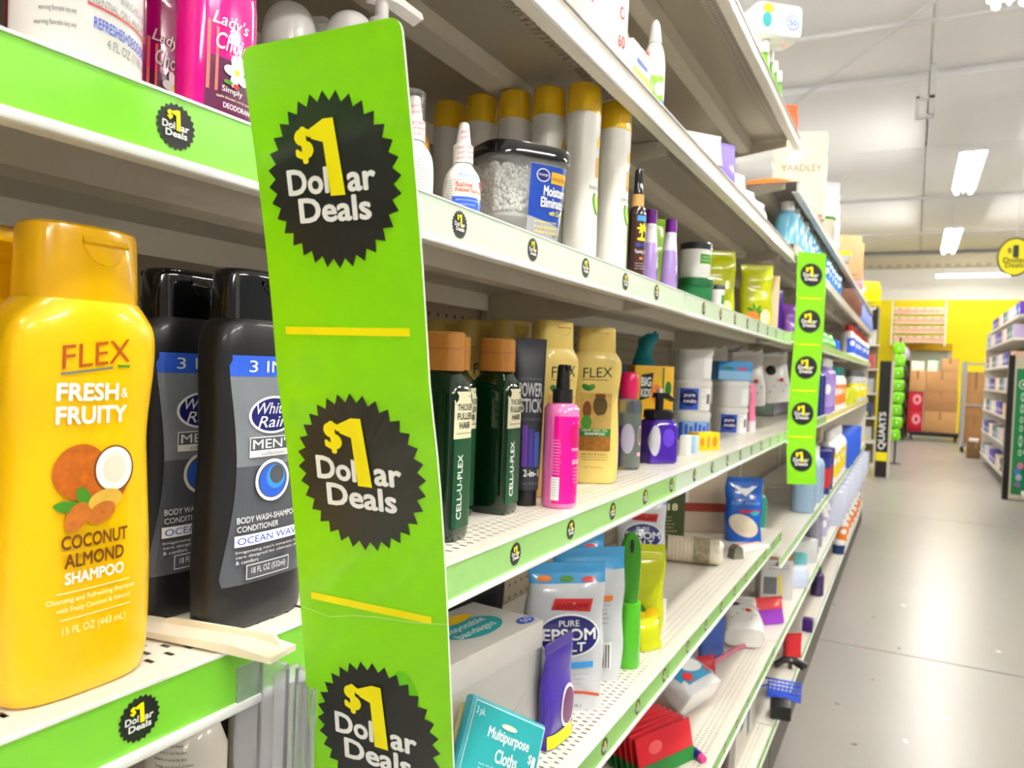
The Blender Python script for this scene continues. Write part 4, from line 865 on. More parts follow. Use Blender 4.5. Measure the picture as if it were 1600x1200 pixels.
thing('lemon_pouch', pouch(.075, .155, .035, OLIVY, pr=lemon), (-.395, 1.275, zC), 'yellow lemon pouch right behind the green brush', 'pouch', rz=30)
thing('lemon_pouch', pouch(.05, .05, .03, OLIVY), (-.365, 1.215, zC), 'small crumpled yellow pouch at the foot of the green brush', 'pouch', rz=60)
thing('price_tag', [('price_tag', Print(flat_front(-.001)).rect(-.008, .006, .02, .038, BLKT, 1, 1).lines(-.01, .01, .012, .005, 2, GREYT, .003).b.box(-.014, .014, -.001, .001, 0, .045, WPL).mesh('price_tag'))], (-.385, 1.345, zC), 'small white tag with dark square standing by the yellow pouch', 'tag', rz=30)
def olive(p): p.text('18', .004, .03, .10, .118, PALEY, .02); p.lines(-.03, .03, .085, .009, 6, PALEY, .004); p.oval(-.025, .06, .014, .035, mat('sand_print', (190, 170, 90), .5))
thing('olive_box', carton(.10, .05, .150, mat('olive_card', (60, 72, 26), .5), olive), (-.552, 1.93, zC), 'dark olive box with the number eighteen at the back', 'box', rz=35)
thing('mailer_box', carton(.20, .10, .235, mat('beige_card', (206, 186, 160), .6), lambda p: (p.rect(-.1, .1, .06, .085, mat('brick_print', (170, 60, 40), .5), 2, 1), p.rect(-.1, -.01, .085, .18, WPL, 2, 1))), (-.560, 2.20, zC), 'tall beige and white box with brick red band behind the blue bag', 'box', rz=30)
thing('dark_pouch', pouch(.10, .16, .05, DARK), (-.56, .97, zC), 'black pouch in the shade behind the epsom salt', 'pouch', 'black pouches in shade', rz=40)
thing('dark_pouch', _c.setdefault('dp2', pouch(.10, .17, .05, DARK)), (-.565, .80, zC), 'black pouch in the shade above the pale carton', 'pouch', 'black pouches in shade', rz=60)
# bandage roll lying on its side
FOIL = mat('clear_crinkled_wrap', (222, 214, 196), .2, coat=.8, var=.3, scale=60, bump=.6)
rl = B()
for i in range(6): rl.loft([(i*.009, .029, .029), (i*.009+.0045, .0305, .0305), (i*.009+.009, .029, .029)], mat('beige_wrap', (222, 208, 184), .7), 24)
rl2 = B().loft([(.054, .0305, .0305), (.075, .0315, .0315), (.105, .0295, .0295), (.12, .031, .030), (.128, .022, .024)], FOIL, 26)
rp = B().loft([(.060, .0316, .0316), (.085, .0318, .0318), (.098, .0306, .0306)], mat('patterned_sleeve', (150, 140, 110), .4, var=.8, scale=120), 26)
rt = Matrix.Identity(4)
thing('bandage_roll', [('roll', rl.mesh('roll')), ('wrapper', rl2.mesh('wrapper'), [('sleeve_print', rp.mesh('sleeve_print'))])], (-.500, 1.80, zC+.0322), 'wrapped beige roll lying on its side on the perforated shelf', 'roll', rz=14, ry=90)
thing('foil_clip', [('foil_clip', B().prism([(-.016, 0), (.016, 0), (.012, .026), (0, .034), (-.012, .024)], -.012, .012, mat('tin_foil', (150, 150, 136), .15, metal=.7)).mesh('foil_clip'))], (-.365, 1.93, zC), 'small shiny foil wrapper lying by the end of the wrapped roll', 'wrapper', rz=50)
CAT = mat('cobalt_bag_film', (20, 92, 190), .22, coat=.6, var=.15, scale=30)
def catp(p): p.poly([(-.034, .150), (0, .122), (.034, .150)], WHITE); p.text('Super Absorb', -.038, .038, .098, .110, mat('powder_blue', (160, 205, 240), .4), .0, .2); p.rect(-.016, .040, .078, .086, RED, 4, 1); p.oval(-.004, .044, .042, .027, mat('sand_oval', (228, 214, 190), .6), rot=-.5); p.oval(.026, .078, .012, .006, TEALP)
thing('mineral_pouch', pouch(.100, .172, .045, CAT, pr=catp), (-.392, 2.15, zC), 'bright blue stand-up pouch with white triangle and sand oval', 'pouch', rz=28)
thing('flat_packet', [('packet', B().box(-.055, .055, -.02, .02, 0, .012, WPL, bev=.004).mesh('packet'), [('red_edge', B().box(-.055, .055, .014, .021, .001, .0125, RED, bev=.002).mesh('red_edge'))])], (-.352, 2.05, zC), 'white packet with red edge lying before the blue pouch', 'packet', rz=60)

# ------------------------------------------------------------------ second shelf from the floor
REDC = mat('red_card', (206, 22, 36), .32, coat=.5)
rpk = once('redpack', lambda: [('envelope', B().box(-.082, .082, -.0022, .0022, .0, .080, REDC, bev=.0008).mesh('envelope'), [('green_band', B().box(-.0822, .0822, -.0026, .0026, 0, .026, GREENP).mesh('green_band')), ('printed_label', Print(flat_front(-.0022)).oval(-.03, .052, .02, .012, mat('rose_print', (226, 90, 90), .4)).mesh())])])
ORDR = ('first', 'second', 'third', 'fourth', 'fifth', 'sixth', 'seventh', 'eighth', 'ninth', 'tenth', 'eleventh', 'twelfth', 'thirteenth', 'fourteenth')
for i in range(14):
    d = i*.0155
    thing('drink_packet', rpk, (-.388-d*.92, 1.475+d*.39, zF+.001), f'thin red packet with green base, {ORDR[i]} from the front of the leaning row', 'packet', 'row of thin red packets', rz=67, rx=-14)
thing('toy_tube', [('tube', B().loft([(-.022, .0085, .0085), (-.01, .009, .009), (.012, .009, .009)], NAVY, 16).mesh('tube')), ('cap', B().loft([(.012, .0088, .0088), (.022, .0065, .0065)], mat('rose_plastic', (220, 70, 140), .3, coat=.4), 16).mesh('cap'))], (-.350, 1.552, zF+.0092), 'small blue and pink tube lying in front of the red packets', 'tube', rz=-40, ry=90)
def gift(p): p.rect(-.052, .052, .018, .07, mat('aqua_print', (50, 160, 210), .3), 8, 4); p.oval(.01, .05, .03, .016, WHITE); p.oval(-.03, .032, .012, .010, RED); p.oval(.034, .03, .006, .009, RED)
gp = pouch(.125, .125, .06, mat('white_gloss_film', (236, 236, 238), .18, coat=.8), RED, .86, gift)
thing('candy_bag', gp, (-.392, 1.755, zF+.042), 'glossy white and aqua bag with red ends lying on the shelf', 'bag', rz=75, rx=-62, sc=1.25)
thing('red_pouch', pouch(.12, .06, .045, mat('crimson_cloth', (170, 18, 30), .5)), (-.455, 1.945, zF), 'crimson pouch with grey button behind the glossy candy bag', 'pouch', rz=50)
for i, (x, y, m, lb) in enumerate(((-.60, 1.72, (232, 110, 70), 'orange packet standing behind the candy bag'), (-.535, 1.845, (240, 150, 150), 'salmon packet standing behind the candy bag'), (-.625, 1.83, (120, 84, 60), 'brown packet in shade behind the red packets'), (-.56, 2.0, (70, 130, 150), 'slate blue packet behind the crimson pouch'), (-.455, 2.12, (60, 90, 170), 'blue packet below the spotted white pack'))):
    thing('sweet_packet', pouch(.075, .11, .025, mat(f'packet_film_{i}', m, .25, coat=.6)), (x, y, zF), lb, 'packet', 'assorted packets', rz=40)
SPOT = mat('spotted_white_film', (238, 236, 232), .25, coat=.6)
def spot(p): p.oval(-.012, .085, .013, .013, BLKT, 16); p.oval(.012, .058, .006, .005, RED, 12); [p.oval(-.02+.011*i, .03+.014*(i % 3), .002, .002, GREYT, 8) for i in range(5)]
dg = once('spotpack', lambda: pouch(.072, .13, .04, SPOT, pr=spot))
thing('treat_pack', dg, (-.385, 2.235, zF+.036), 'white pack with black round spot lying across the lower shelf', 'pack', 'white packs with black spots', rz=20, rx=-74, sc=1.6)
thing('fabric_item', pouch(.14, .05, .035, mat('slate_fabric', (96, 112, 130), .8)), (-.585, 2.26, zF), 'slate grey folded cloth behind the white spotted pack', 'cloth', rz=60)
thing('pink_strap', [('pink_strap', B().tube([(-.10, 0, .01), (-.03, 0, .02), (.04, 0, .03), (.09, 0, .028)], .007, mat('dusty_pink', (190, 110, 130), .7)).mesh('pink_strap'))], (-.410, 2.105, zF), 'dusty pink strap lying next to the white spotted pack', 'strap', rz=70)

# ------------------------------------------------------------------ bottom deck
BR = mat('brown_jar', (70, 44, 16), .25, coat=.6)
thing('brown_jar', jar(.045, .16, BR, mat('teal_band', (60, 120, 130), .4), .03), (-.40, 1.93, zG), 'brown jar showing below the lowest lime strip', 'jar')
OFFW = mat('off_white_carton', (222, 216, 204), .5, coat=.2)
thing('storage_box', carton(.15, .14, .205, OFFW, lambda p: (p.rect(-.02, .02, .08, .13, GREYT, 2, 1), p.lines(-.05, .05, .06, .01, 3, GREYT, .005))), (-.432, 2.11, zG), 'tall off-white carton on the bottom deck, nearer one', 'box', 'off-white cartons')
thing('storage_box', carton(.13, .12, .20, OFFW, lambda p: (p.rect(-.055, -.02, .02, .18, mat('slate_stripe', (90, 110, 140), .5), 2, 1), p.rect(.03, .04, .02, .18, GREYT, 1, 1))), (-.425, 2.265, zG), 'off-white carton with slate stripe on the bottom deck', 'box', 'off-white cartons')
bkb = B(); BLP = col('blue_basket_plastic', (30, 90, 225), .3, .4)
for z in (.0, .012, .024, .036): bkb.tube([(-.05, -.03, z+.003), (.05, -.03, z+.003), (.05, .03, z+.003), (-.05, .03, z+.003), (-.05, -.03, z+.003)], .003, BLP, 6)
for i in range(9): bkb.box(-.05+i*.0125-.0012, -.05+i*.0125+.0012, -.031, -.029, 0, .042, BLP).box(-.05+i*.0125-.0012, -.05+i*.0125+.0012, .029, .031, 0, .042, BLP)
for i in range(5): bkb.box(-.051, -.049, -.03+i*.015-.001, -.03+i*.015+.001, 0, .042, BLP).box(.049, .051, -.03+i*.015-.001, -.03+i*.015+.001, 0, .042, BLP)
bkb.box(-.05, .05, -.03, .03, 0, .003, BLP)
thing('mini_basket', [('basket', bkb.mesh('basket')), ('handle', B().tube([(-.05, -.03, .04), (-.09, -.045, .03), (-.10, 0, .022), (-.09, .045, .03), (-.05, .03, .04)], .003, BLP, 6).mesh('handle'))], (-.318, 2.60, zG+.0005), 'small blue plastic basket hanging over the bottom deck edge', 'basket', rz=5)
thing('black_caddy', [('caddy', B().box(-.03, .03, -.035, .035, 0, .045, DARK, bev=.006).mesh('caddy'))], (-.308, 2.445, zG), 'black plastic block sticking out below the blue basket', 'block', rz=10)
for i in range(1): thing('hair_claw', [('clip', B().tube([(-.05, -.01, .01), (-.02, .0, .03), (.02, 0, .032), (.05, .012, .012)], .012, DARK).tube([(-.04, .02, .01), (0, .015, .025), (.045, -.01, .01)], .009, DARK).mesh('clip')), ('spring', B().loft([(.0, .008, .008), (.03, .008, .008)], GLOSSB, 12).mesh('spring'))], (-.335, 2.86, zG+.0005), 'black clip tangle at the bottom deck edge past the basket', 'clip', rz=10)
thing('purple_box', carton(.045, .04, .05, mat('aubergine_card', (66, 26, 110), .4)), (-.33, 3.33, zG), 'small purple box at the bottom deck edge', 'box')

# ------------------------------------------------------------------ second shelf from the top
def sixty(p): p.oval(.024, .072, .006, .008, RED, 16); p.oval(.024, .072, .0035, .005, WHITE, 12); p.text('60', .016, .032, .030, .046, RED, .01); p.lines(.016, .032, .024, .004, 2, RED, .002)
thing('pill_box', carton(.078, .03, .105, WPL, sixty), (-.352, .872, zD), 'white box with a red number sixty on the upper shelf', 'box', rz=80)
thing('pill_box', carton(.03, .03, .10, WPL, lambda p: (p.oval(0, .06, .006, .012, RED, 14, r0=.75),)), (-.352, .806, zD), 'narrow white box with red emblem left of the sixty box', 'box')
thing('wooden_box', carton(.06, .04, .09, mat('reddish_brown_card', (120, 62, 44), .6)), (-.405, .815, zD), 'reddish brown box behind the narrow white box', 'box')
thing('kraft_box', carton(.05, .04, .062, BROWN, lambda p: p.rect(-.025, .025, .0, .03, WHITE, 2, 1)), (-.358, .950, zD), 'small kraft box with white front beside the sixty box', 'box')
thing('gauze_box', carton(.075, .022, .045, WPL, lambda p: (p.rect(-.036, .036, .006, .014, mat('honey_print', (236, 200, 90), .5), 2, 1), p.rect(-.02, .02, .022, .028, BLUE, 2, 1))), (-.332, .940, zD), 'low white box with yellow line along the shelf edge', 'box')
thing('red_pack', pouch(.028, .075, .012, RED), (-.350, 1.012, zD), 'small red packet left of the white and green bottle', 'packet', rz=60)
thing('spray_bottle', [('bottle', B().loft([(0, .014, .014), (.003, .0155, .0155), (.07, .0155, .0155), (.095, .0110, .0110), (.102, .0075, .0075)], WPL, 26, 2).mesh('bottle'), [('printed_label', Print(front_of([(0, .014, .014), (.003, .0155, .0155), (.07, .0155, .0155)])).rect(-.0145, .0145, .012, .052, mat('apple_label', (130, 220, 10), .35, coat=.4), 10, 3).oval(.002, .034, .006, .010, WHITE, 14).oval(.010, .014, .005, .006, BLUE, 12).mesh())]), ('cap', B().loft([(.102, .0095, .0095), (.128, .0060, .0060), (.134, .0030, .0030)], SWAB, 20).mesh('cap'))], (-.345, 1.062, zD), 'white bottle with bright green label and pointed cap', 'bottle', rz=40)
thing('green_cap_bottle', simple_bottle(.016, .12, WPL, GREENP, .6, .22), (-.392, 1.05, zD), 'white bottle with green cap behind the red packet', 'bottle')
for i, (y, h, m, lb) in enumerate(((1.34, .055, (236, 240, 236), 'crumpled white sachet with green trace on the upper shelf'), (1.47, .075, (150, 130, 215), 'lavender plastic bag on the upper shelf'), (1.60, .05, (236, 214, 222), 'pale pink sachet on the upper shelf'), (1.74, .045, (240, 238, 238), 'small white sachet on the upper shelf'), (1.90, .05, (226, 228, 226), 'last grey white sachet on the upper shelf'))):
    thing('sachet', pouch(.085, h, .03, mat(f'sachet_film_{i}', m, .22, coat=.6, bump=.3)), (-.345, y, zD), lb, 'sachet', 'loose sachets on the upper shelf', rz=50+i*8)
# ------------------------------------------------------------------ top shelf
tb = once('tubeg', lambda: [('tube', B().loft([(0, .014, .014), (.06, .014, .010), (.085, .015, .003), (.09, .015, .0015)], mat('fresh_green_tube', (120, 200, 40), .35, coat=.4), 20).mesh('tube')), ('cap', B().loft([(.0901, .010, .010), (.118, .0095, .0095), (.12, .008, .008)], WPL, 16).mesh('cap'))])
for i, y in enumerate((1.93, 2.00, 2.07, 2.14)):
    thing('cream_tube', tb, (-.352, y, zE), f'green and white tube under the wipes pack, {ORDR[i]} from the near end', 'tube', 'green and white tubes', rz=60)
def wipes(p): p.oval(.032, .036, .017, .018, BLUE, 24); p.oval(.032, .036, .0145, .0155, mat('pale_ring', (210, 222, 245), .4), 24); p.text('50', .022, .042, .029, .043, BLUE, .02); p.oval(-.034, .062, .014, .012, mat('sun_yellow', (250, 200, 0), .4)); p.oval(-.036, .035, .012, .018, TEALP)
wp = Print(flat_front(-.045)); wipes(wp)
thing('wipes_pack', [('pack', B().box(-.062, .062, -.045, .045, 0, .082, mat('white_wrap', (238, 238, 240), .25, coat=.5), bev=.014).mesh('pack'), [('printed_label', wp.mesh())]), ('side_print', B().box(.0615, .0625, -.02, .02, .02, .06, TEALP, bev=.0004).mesh('side_print'))], (-.345, 1.955, zE+.1205), 'white wipes pack with blue fifty roundel on the top shelf', 'pack', rz=40)
thing('orange_pouch', pouch(.05, .085, .03, col('orange_film', (240, 96, 40), .3, .5)), (-.345, 2.31, zE), 'small orange pouch at the end of the top shelf', 'pouch', rz=30)

# ------------------------------------------------------------------ bays farther down the aisle
Z2 = dict(ZF)
ORDN = ('first', 'second', 'third', 'fourth', 'fifth', 'sixth', 'seventh', 'eighth', 'ninth', 'tenth', 'eleventh', 'twelfth', 'thirteenth', 'fourteenth')
def row(kind, name, ys, z, label, cat, group, x=-.365, rz=40, jit=.004):
    for i, y in enumerate(ys):
        lb = label if len(ys) == 1 else f'{label}, {ORDN[i]} from near end'
        thing(name, kind, (x+random.uniform(-jit, jit), y, z+.0003), lb, cat, group, rz=rz+random.uniform(-6, 6))
def span(a, b, n): return [a+(b-a)*i/max(n-1, 1) for i in range(n)]
SOAP = col('aqua_liquid', (80, 190, 235), .15, .7); SOAP2 = col('sky_liquid', (130, 205, 240), .15, .7)
row(simple_bottle(.034, .172, SOAP, SWAB, .3, .28, mat('blue_soap_label', (40, 140, 230), .3)), 'soap_bottle', span(2.95, 4.1, 9), Z2['second'], 'aqua blue soap bottle right of the small lime sign', 'bottle', 'aqua soap bottles')
row(simple_bottle(.036, .15, SOAP2, WPL, .5, .2), 'soap_bottle', span(2.5, 2.85, 4), Z2['second'], 'paler blue soap bottle half hidden by the small lime sign', 'bottle', 'pale blue soap bottles')
row(pouch(.12, .11, .06, mat('purple_sponge_film', (120, 50, 160), .3, coat=.4)), 'sponge_pack', [2.75, 2.95, 3.2], Z2['third'], 'purple sponge pack on the shelf past the small sign', 'pack', 'purple sponge packs')
row(pouch(.16, .06, .07, mat('vivid_green_film', (70, 200, 50), .3, coat=.4)), 'glove_pack', [3.45, 3.7], Z2['third'], 'vivid green pack lying right of the small lime sign', 'pack', 'vivid green packs', rz=70)
row(carton(.06, .05, .05, mat('bright_blue_card', (40, 110, 220), .4)), 'sponge_box', [4.0, 4.15], Z2['third'], 'small bright blue box behind the vivid green packs', 'box', 'small blue boxes')
LAV = col('lavender_plastic', (150, 120, 205), .25, .5); NAV2 = col('dark_blue_plastic', (24, 30, 120), .25, .5)
row(simple_bottle(.04, .24, NAV2, NAV2, .5, .18), 'detergent_bottle', [3.42, 3.56], Z2['fourth'], 'dark blue detergent bottle at the edge of the small sign', 'bottle', 'dark blue detergent bottles')
row(simple_bottle(.045, .25, LAV, WPL, .5, .16, mat('lilac_label2', (176, 150, 220), .3)), 'detergent_bottle', [3.72, 3.86, 4.00], Z2['fourth'], 'lavender detergent bottle right of the small lime sign', 'bottle', 'lavender detergent bottles')
row(simple_bottle(.038, .22, WPL, col('teal_cap', (20, 140, 130), .3, .4), .5, .2, ORNG), 'cleaner_bottle', span(4.2, 4.75, 5), Z2['fourth'], 'white cleaner bottle with orange label and teal cap', 'bottle', 'white and orange cleaner bottles')
row(pouch(.1, .1, .06, OLIVY), 'lemon_bag', span(4.92, 5.48, 4), Z2['fourth'], 'yellow-green bag far along the shelf over the pale yellow strip', 'bag', 'far yellow-green bags')
row(simple_bottle(.05, .26, WPL, WPL, .4, .2, mat('yellow_band', (245, 215, 0), .4)), 'bleach_bottle', span(4.2, 4.8, 5), Z2['fifth'], 'white bleach bottle with yellow label on the lower far shelf', 'bottle', 'white bleach bottles')
row(jar(.055, .20, col('navy_tub', (30, 50, 140), .3, .4), NAVY, .03, lambda p: p.rect(-.03, .03, .03, .12, RED, 8, 3)), 'laundry_tub', [3.78, 3.95], Z2['fifth'], 'navy laundry tub with red label left of the bleach', 'tub', 'navy laundry tubs')
row(simple_bottle(.045, .23, col('grey_blue_clear', (150, 180, 205), .15, .7), WPL, .4, .2), 'water_bottle', span(3.22, 3.62, 4), Z2['fifth'], 'pale grey blue bottle beneath the small lime sign', 'bottle', 'pale grey blue bottles')
row(carton(.11, .08, .2, BLUE), 'powder_box', span(4.95, 5.9, 6), Z2['fifth'], 'blue powder box at the far end of the lower shelf', 'box', 'blue powder boxes')
# shelf sixth level
thing('wash_box', carton(.11, .07, .165, mat('white_grey_card', (224, 222, 220), .5), lambda p: (p.rect(-.055, .055, .14, .165, BROWN, 2, 1), p.lines(-.03, .045, .125, .012, 2, BLKT, .006), p.rect(-.045, .0, .02, .08, GREYT, 2, 1), p.rect(.012, .021, .02, .09, YEL, 1, 1, lambda u, z: (u-.12*(z-.02), z)))), (-.40, 2.83, Z2['sixth']+.0003), 'white box with brown top and yellow pen mark on the lower shelf', 'box', rz=25)
thing('chip_bag', pouch(.14, .08, .06, mat('red_violet_film', (150, 60, 190), .25, coat=.6), RED, .55), (-.385, 2.52, Z2['sixth']+.0003), 'red and violet bag lying before the brown topped box', 'bag', rz=45)
thing('clear_bag', pouch(.13, .08, .07, mat('blue_clear_film', (206, 216, 238), .15, coat=.8, bump=.4)), (-.365, 3.02, Z2['sixth']+.0003), 'crinkled pale blue plastic bag beside the brown topped box', 'bag', rz=40)
thing('plastic_bin', carton(.16, .13, .10, mat('light_grey_bin', (214, 216, 214), .4)), (-.415, 3.42, Z2['sixth']+.0003), 'light grey bin on the lower shelf under the blue pouch', 'bin', rz=60)
thing('teal_card', carton(.05, .02, .085, mat('light_teal_card', (120, 205, 210), .4)), (-.360, 3.22, Z2['sixth']+.0003), 'light teal pack leaning on the grey bin', 'pack', rz=20)
row(simple_bottle(.03, .20, col('grey_violet_plastic', (150, 146, 165), .25, .5), col('mustard_cap', (220, 170, 20), .3, .4), .4, .16), 'spray_refill', [3.65, 3.8], Z2['sixth'], 'grey violet bottle with mustard cap on the lower far shelf', 'bottle', 'grey violet bottles')
row(simple_bottle(.036, .22, WPL, WPL, .35, .25, mat('pale_violet_label', (190, 186, 220), .4)), 'trigger_bottle', [3.95, 4.15], Z2['sixth'], 'white spray bottle at the lower shelf edge', 'bottle', 'white spray bottles')
row(carton(.09, .06, .15, mat('navy_card', (24, 44, 110), .4)), 'navy_box', [3.35, 3.5], Z2['sixth'], 'navy box in shade at the back of the lower shelf', 'box', 'navy boxes', x=-.56)
row(simple_bottle(.03, .14, col('plum_bottle', (62, 40, 90), .25, .5), col('moss_cap', (40, 90, 30), .3, .4), .5, .2), 'plum_bottle', [3.9], Z2['bottom'], 'plum coloured bottle with green cap on the bottom deck', 'bottle', None, x=-.35)
row(jar(.035, .075, NAVYC, WPL, .02), 'floor_jar', [4.9], Z2['bottom'], 'white lidded navy jar at the edge of the bottom deck', 'jar', None, x=-.34)
row(simple_bottle(.05, .2, WPL, RED, .5, .2, ORNG), 'floor_bottle', span(5.2, 6.6, 7), Z2['bottom'], 'white bottle with orange label on the far bottom deck', 'bottle', 'white bottles on the far bottom deck')
thing('toy_scrap', pouch(.07, .09, .03, RED), (-.345, 2.98, zG+.0005), 'red packet on the bottom deck beyond the black clip', 'packet', rz=40)
# white spotted packs hanging on hooks, tray behind
HOOK = mat('zinc_wire', (170, 170, 172), .3, metal=.8)
for i, (x, y, z) in enumerate(((-.615, 2.46, 1.10), (-.585, 2.58, 1.10), (-.555, 2.72, 1.098), (-.475, 2.64, 1.092), (-.445, 3.00, 1.098))):
    thing('treat_pack', dg, (x, y, z), ('white spotted pack deepest in the hanging row', 'white spotted pack second deepest in the hanging row', 'white spotted pack in the middle of the hanging row', 'white spotted pack hanging right behind the swab tubs', 'white spotted pack hanging nearest the small lime sign')[i], 'pack', 'white spotted packs on hooks', rz=25, ry=-3-i, sc=1.42)
    thing('peg_hook', [('peg_hook', B().tube([(-.679-x, 0, z+.181), (0, 0, z+.181), (.02, 0, z+.186), (.03, 0, z+.195)], .003, HOOK, 6).mesh('peg_hook'))], (x, y, 0), f'thin zinc peg hook carrying a white spotted pack, {ORDN[i]} from the left', 'hook', 'zinc peg hooks', rz=0)
tray = B().box(-.2, .2, -.06, .06, 0, .003, CLR2).box(-.2, .2, -.06, -.057, 0, .05, CLR2).box(-.2, .2, .057, .06, 0, .05, CLR2).box(-.2, -.197, -.06, .06, 0, .05, CLR2).box(.197, .2, -.06, .06, 0, .05, CLR2)
thing('clear_tray', [('clear_tray', tray.mesh('clear_tray'))], (-.54, 3.36, Z2['fourth']+.0004), 'clear plastic tray of green packs left of the small sign', 'tray')
for i in range(4): thing('seed_pack', carton(.07, .03, .085, mat('leaf_green_card', (80, 170, 20), .4)), (-.54, 3.36-.12+i*.08, Z2['fourth']+.0045), f'green pack standing in the clear tray, {ORDN[i]} from the near end', 'pack', 'green packs in the tray')
row(simple_bottle(.03, .16, col('emerald_clear', (40, 160, 130), .12, .7), CLEAR, .5, .2), 'mouthwash', [2.5, 2.6, 2.72], Z2['fifth'], 'emerald bottle under the end of the swab tub shelf', 'bottle', 'emerald bottles', x=-.45)
# tops of the far shelving
YARD = mat('cream_bag_film', (240, 224, 200), .4, coat=.3)
thing('soap_bag', pouch(.19, .325, .09, YARD, pr=lambda p: (p.text('YARDLEY', -.07, .07, .172, .198, mat('taupe_print', (140, 120, 92), .5), .0), p.oval(.0, .012, .08, .010, mat('berry_print', (190, 90, 90), .5)))), (-.40, 2.98, Z2['top']+.0003), 'large cream bag with grey capitals on the far top shelf', 'bag', rz=18)
thing('orange_tub', jar(.085, .095, WPL, ORNG, .018), (-.475, 2.78, Z2['top']+.0003), 'white tub with orange lid left of the cream bag', 'tub')
thing('white_bag', pouch(.12, .30, .09, mat('white_crinkle_film', (240, 241, 244), .2, coat=.7, bump=.4)), (-.375, 3.68, Z2['top']+.0003), 'tall crinkled white plastic bag on the far top shelf', 'bag', rz=35)
thing('cream_bowl', jar(.06, .09, mat('cream_glaze', (226, 222, 200), .3), LEAF, .012), (-.37, 3.42, Z2['top']+.0003), 'cream pot with green rim beside the crinkled white bag', 'pot')
thing('yellow_tray', jar(.07, .05, WPL, YEL, .02), (-.365, 4.12, Z2['top']+.0003), 'low white tub with yellow lid on the far top shelf', 'tub')
row(carton(.13, .12, .21, mat('salmon_card', (240, 186, 134), .5)), 'tissue_box', [4.62, 4.85], Z2['top'], 'salmon coloured upright box on the far top shelf', 'box', 'salmon boxes')
row(pouch(.13, .2, .09, mat('pink_lattice_film', (244, 160, 180), .4)), 'pink_pack', [5.15, 5.35], Z2['top'], 'pink lattice pack near the end of the far top shelf', 'pack', 'pink lattice packs')
row(carton(.2, .14, .15, mat('lemon_card', (255, 226, 0), .4), lambda p: p.oval(-.05, .09, .04, .03, WHITE)), 'yellow_box', [6.3, 6.6], Z2['top'], 'bright yellow pack at the end of the far top shelf', 'box', 'bright yellow packs')
row(pouch(.12, .13, .08, mat('periwinkle_film', (130, 150, 225), .3, coat=.5)), 'blue_pack', span(5.6, 6.9, 6), Z2['second'], 'periwinkle pack at the far end of the high shelf', 'pack', 'periwinkle packs')
row(carton(.1, .1, .09, mat('maroon_card', (128, 84, 62), .5)), 'maroon_box', span(4.5, 5.3, 5), Z2['second'], 'brownish box on the high shelf beyond the soap bottles', 'box', 'brownish boxes')
row(simple_bottle(.04, .2, WPL, RED, .5, .2, BLUE), 'far_bottle', span(5.2, 6.9, 9), Z2['third'], 'small white bottle with blue label and red cap far away', 'bottle', 'far white and blue bottles')
row(simple_bottle(.045, .22, mat('mixed_grey', (190, 190, 190), .4), GREYT, .5, .2, YEL), 'far_bottle', span(5.6, 6.9, 7), Z2['fourth'], 'grey bottle with yellow label at the far shelf end', 'bottle', 'far grey and yellow bottles')
row(carton(.12, .1, .18, mat('white_blue_card', (210, 216, 236), .4)), 'far_box', span(4.4, 6.9, 12), Z2['sixth'], 'pale blue box along the far lower shelf', 'box', 'pale blue boxes on the far lower shelf')

# ------------------------------------------------------------------ end display past the cross aisle
ex, ey = -.62, 10.4
ends = [('end_panel', B().box(0, .02, 0, .5, 0, 1.75, GREY).mesh('end_panel')), ('back_panel', B().box(.02, .22, .45, .47, .1, 2.1, PEG).mesh('back_panel'))]
for z in (.12, .42, .72, 1.02, 1.32, 1.62): ends.append(('shelf', B().box(.02, .24, 0, .45, z-.02, z, CREAM).mesh('shelf')))
thing('end_display', ends, (ex, ey, 0), 'grey end display with small shelves past the far shelf end', 'shelving', rz=0)
pp = Print(lambda u, z, l: (u, -l, z)); pp.dl = .0004; pp.dk = .001
pp.rect(0.003, .127, .20, .31, YEL, 2, 2).text('QUARTS', .02, .11, .34, .80, WHITE, .03, rot=90)
thing('black_banner', [('panel', B().box(0, .13, 0, .03, .12, 1.42, DARK).mesh('panel'), [('printed_label', pp.mesh())]), ('edge', B().box(.13, .16, -.002, .03, .0, 1.42, BEIGE).mesh('edge')), ('foot', B().box(0, .13, 0, .03, 0, .12, DARK).mesh('foot'))], (-.355, 10.38, 0), 'tall black panel with white sideways lettering and yellow foot', 'sign', rz=0)
pq = Print(lambda u, z, l: (u, -l, z)); pq.dl = .0004
pq.text('S', .02, .09, .24, .38, WHITE, .04)
thing('black_header', [('panel', B().box(0, .11, 0, .03, 0, .42, DARK).mesh('panel'), [('printed_label', pq.mesh())])], (-.515, 10.42, 1.8006), 'small black card with white letter on the end display', 'sign', rz=0)
for i, (z, c, lb) in enumerate(((.12, (200, 204, 210), 'grey pack on the lowest end display shelf'), (.42, (222, 222, 226), 'white pack on the second end display shelf'), (.72, (70, 90, 130), 'slate blue pack on the third end display shelf'), (1.02, (196, 200, 214), 'silver pack on the fourth end display shelf'), (1.32, (206, 90, 90), 'dull red pack on the fifth end display shelf'), (1.62, (226, 226, 216), 'ivory pack on the top end display shelf'))):
    thing('display_pack', carton(.15, .1, .18, mat(f'display_card_{i}', c, .45), lambda p: p.rect(-.05, .03, .02, .07, YEL if i in (1, 2, 3) else WHITE, 2, 2)), (ex+.125, ey+.10, z+.0003), lb, 'pack', 'packs on the end display', rz=0)
GARL = mat('neon_green_film', (130, 225, 10), .3, coat=.4)
gl = [('pole', B().box(-.012, .012, .0, .006, 0, 1.80, DARK).mesh('pole')), ('base', B().box(-.08, .08, -.08, .08, 0, .012, DARK, bev=.003).mesh('base'))]
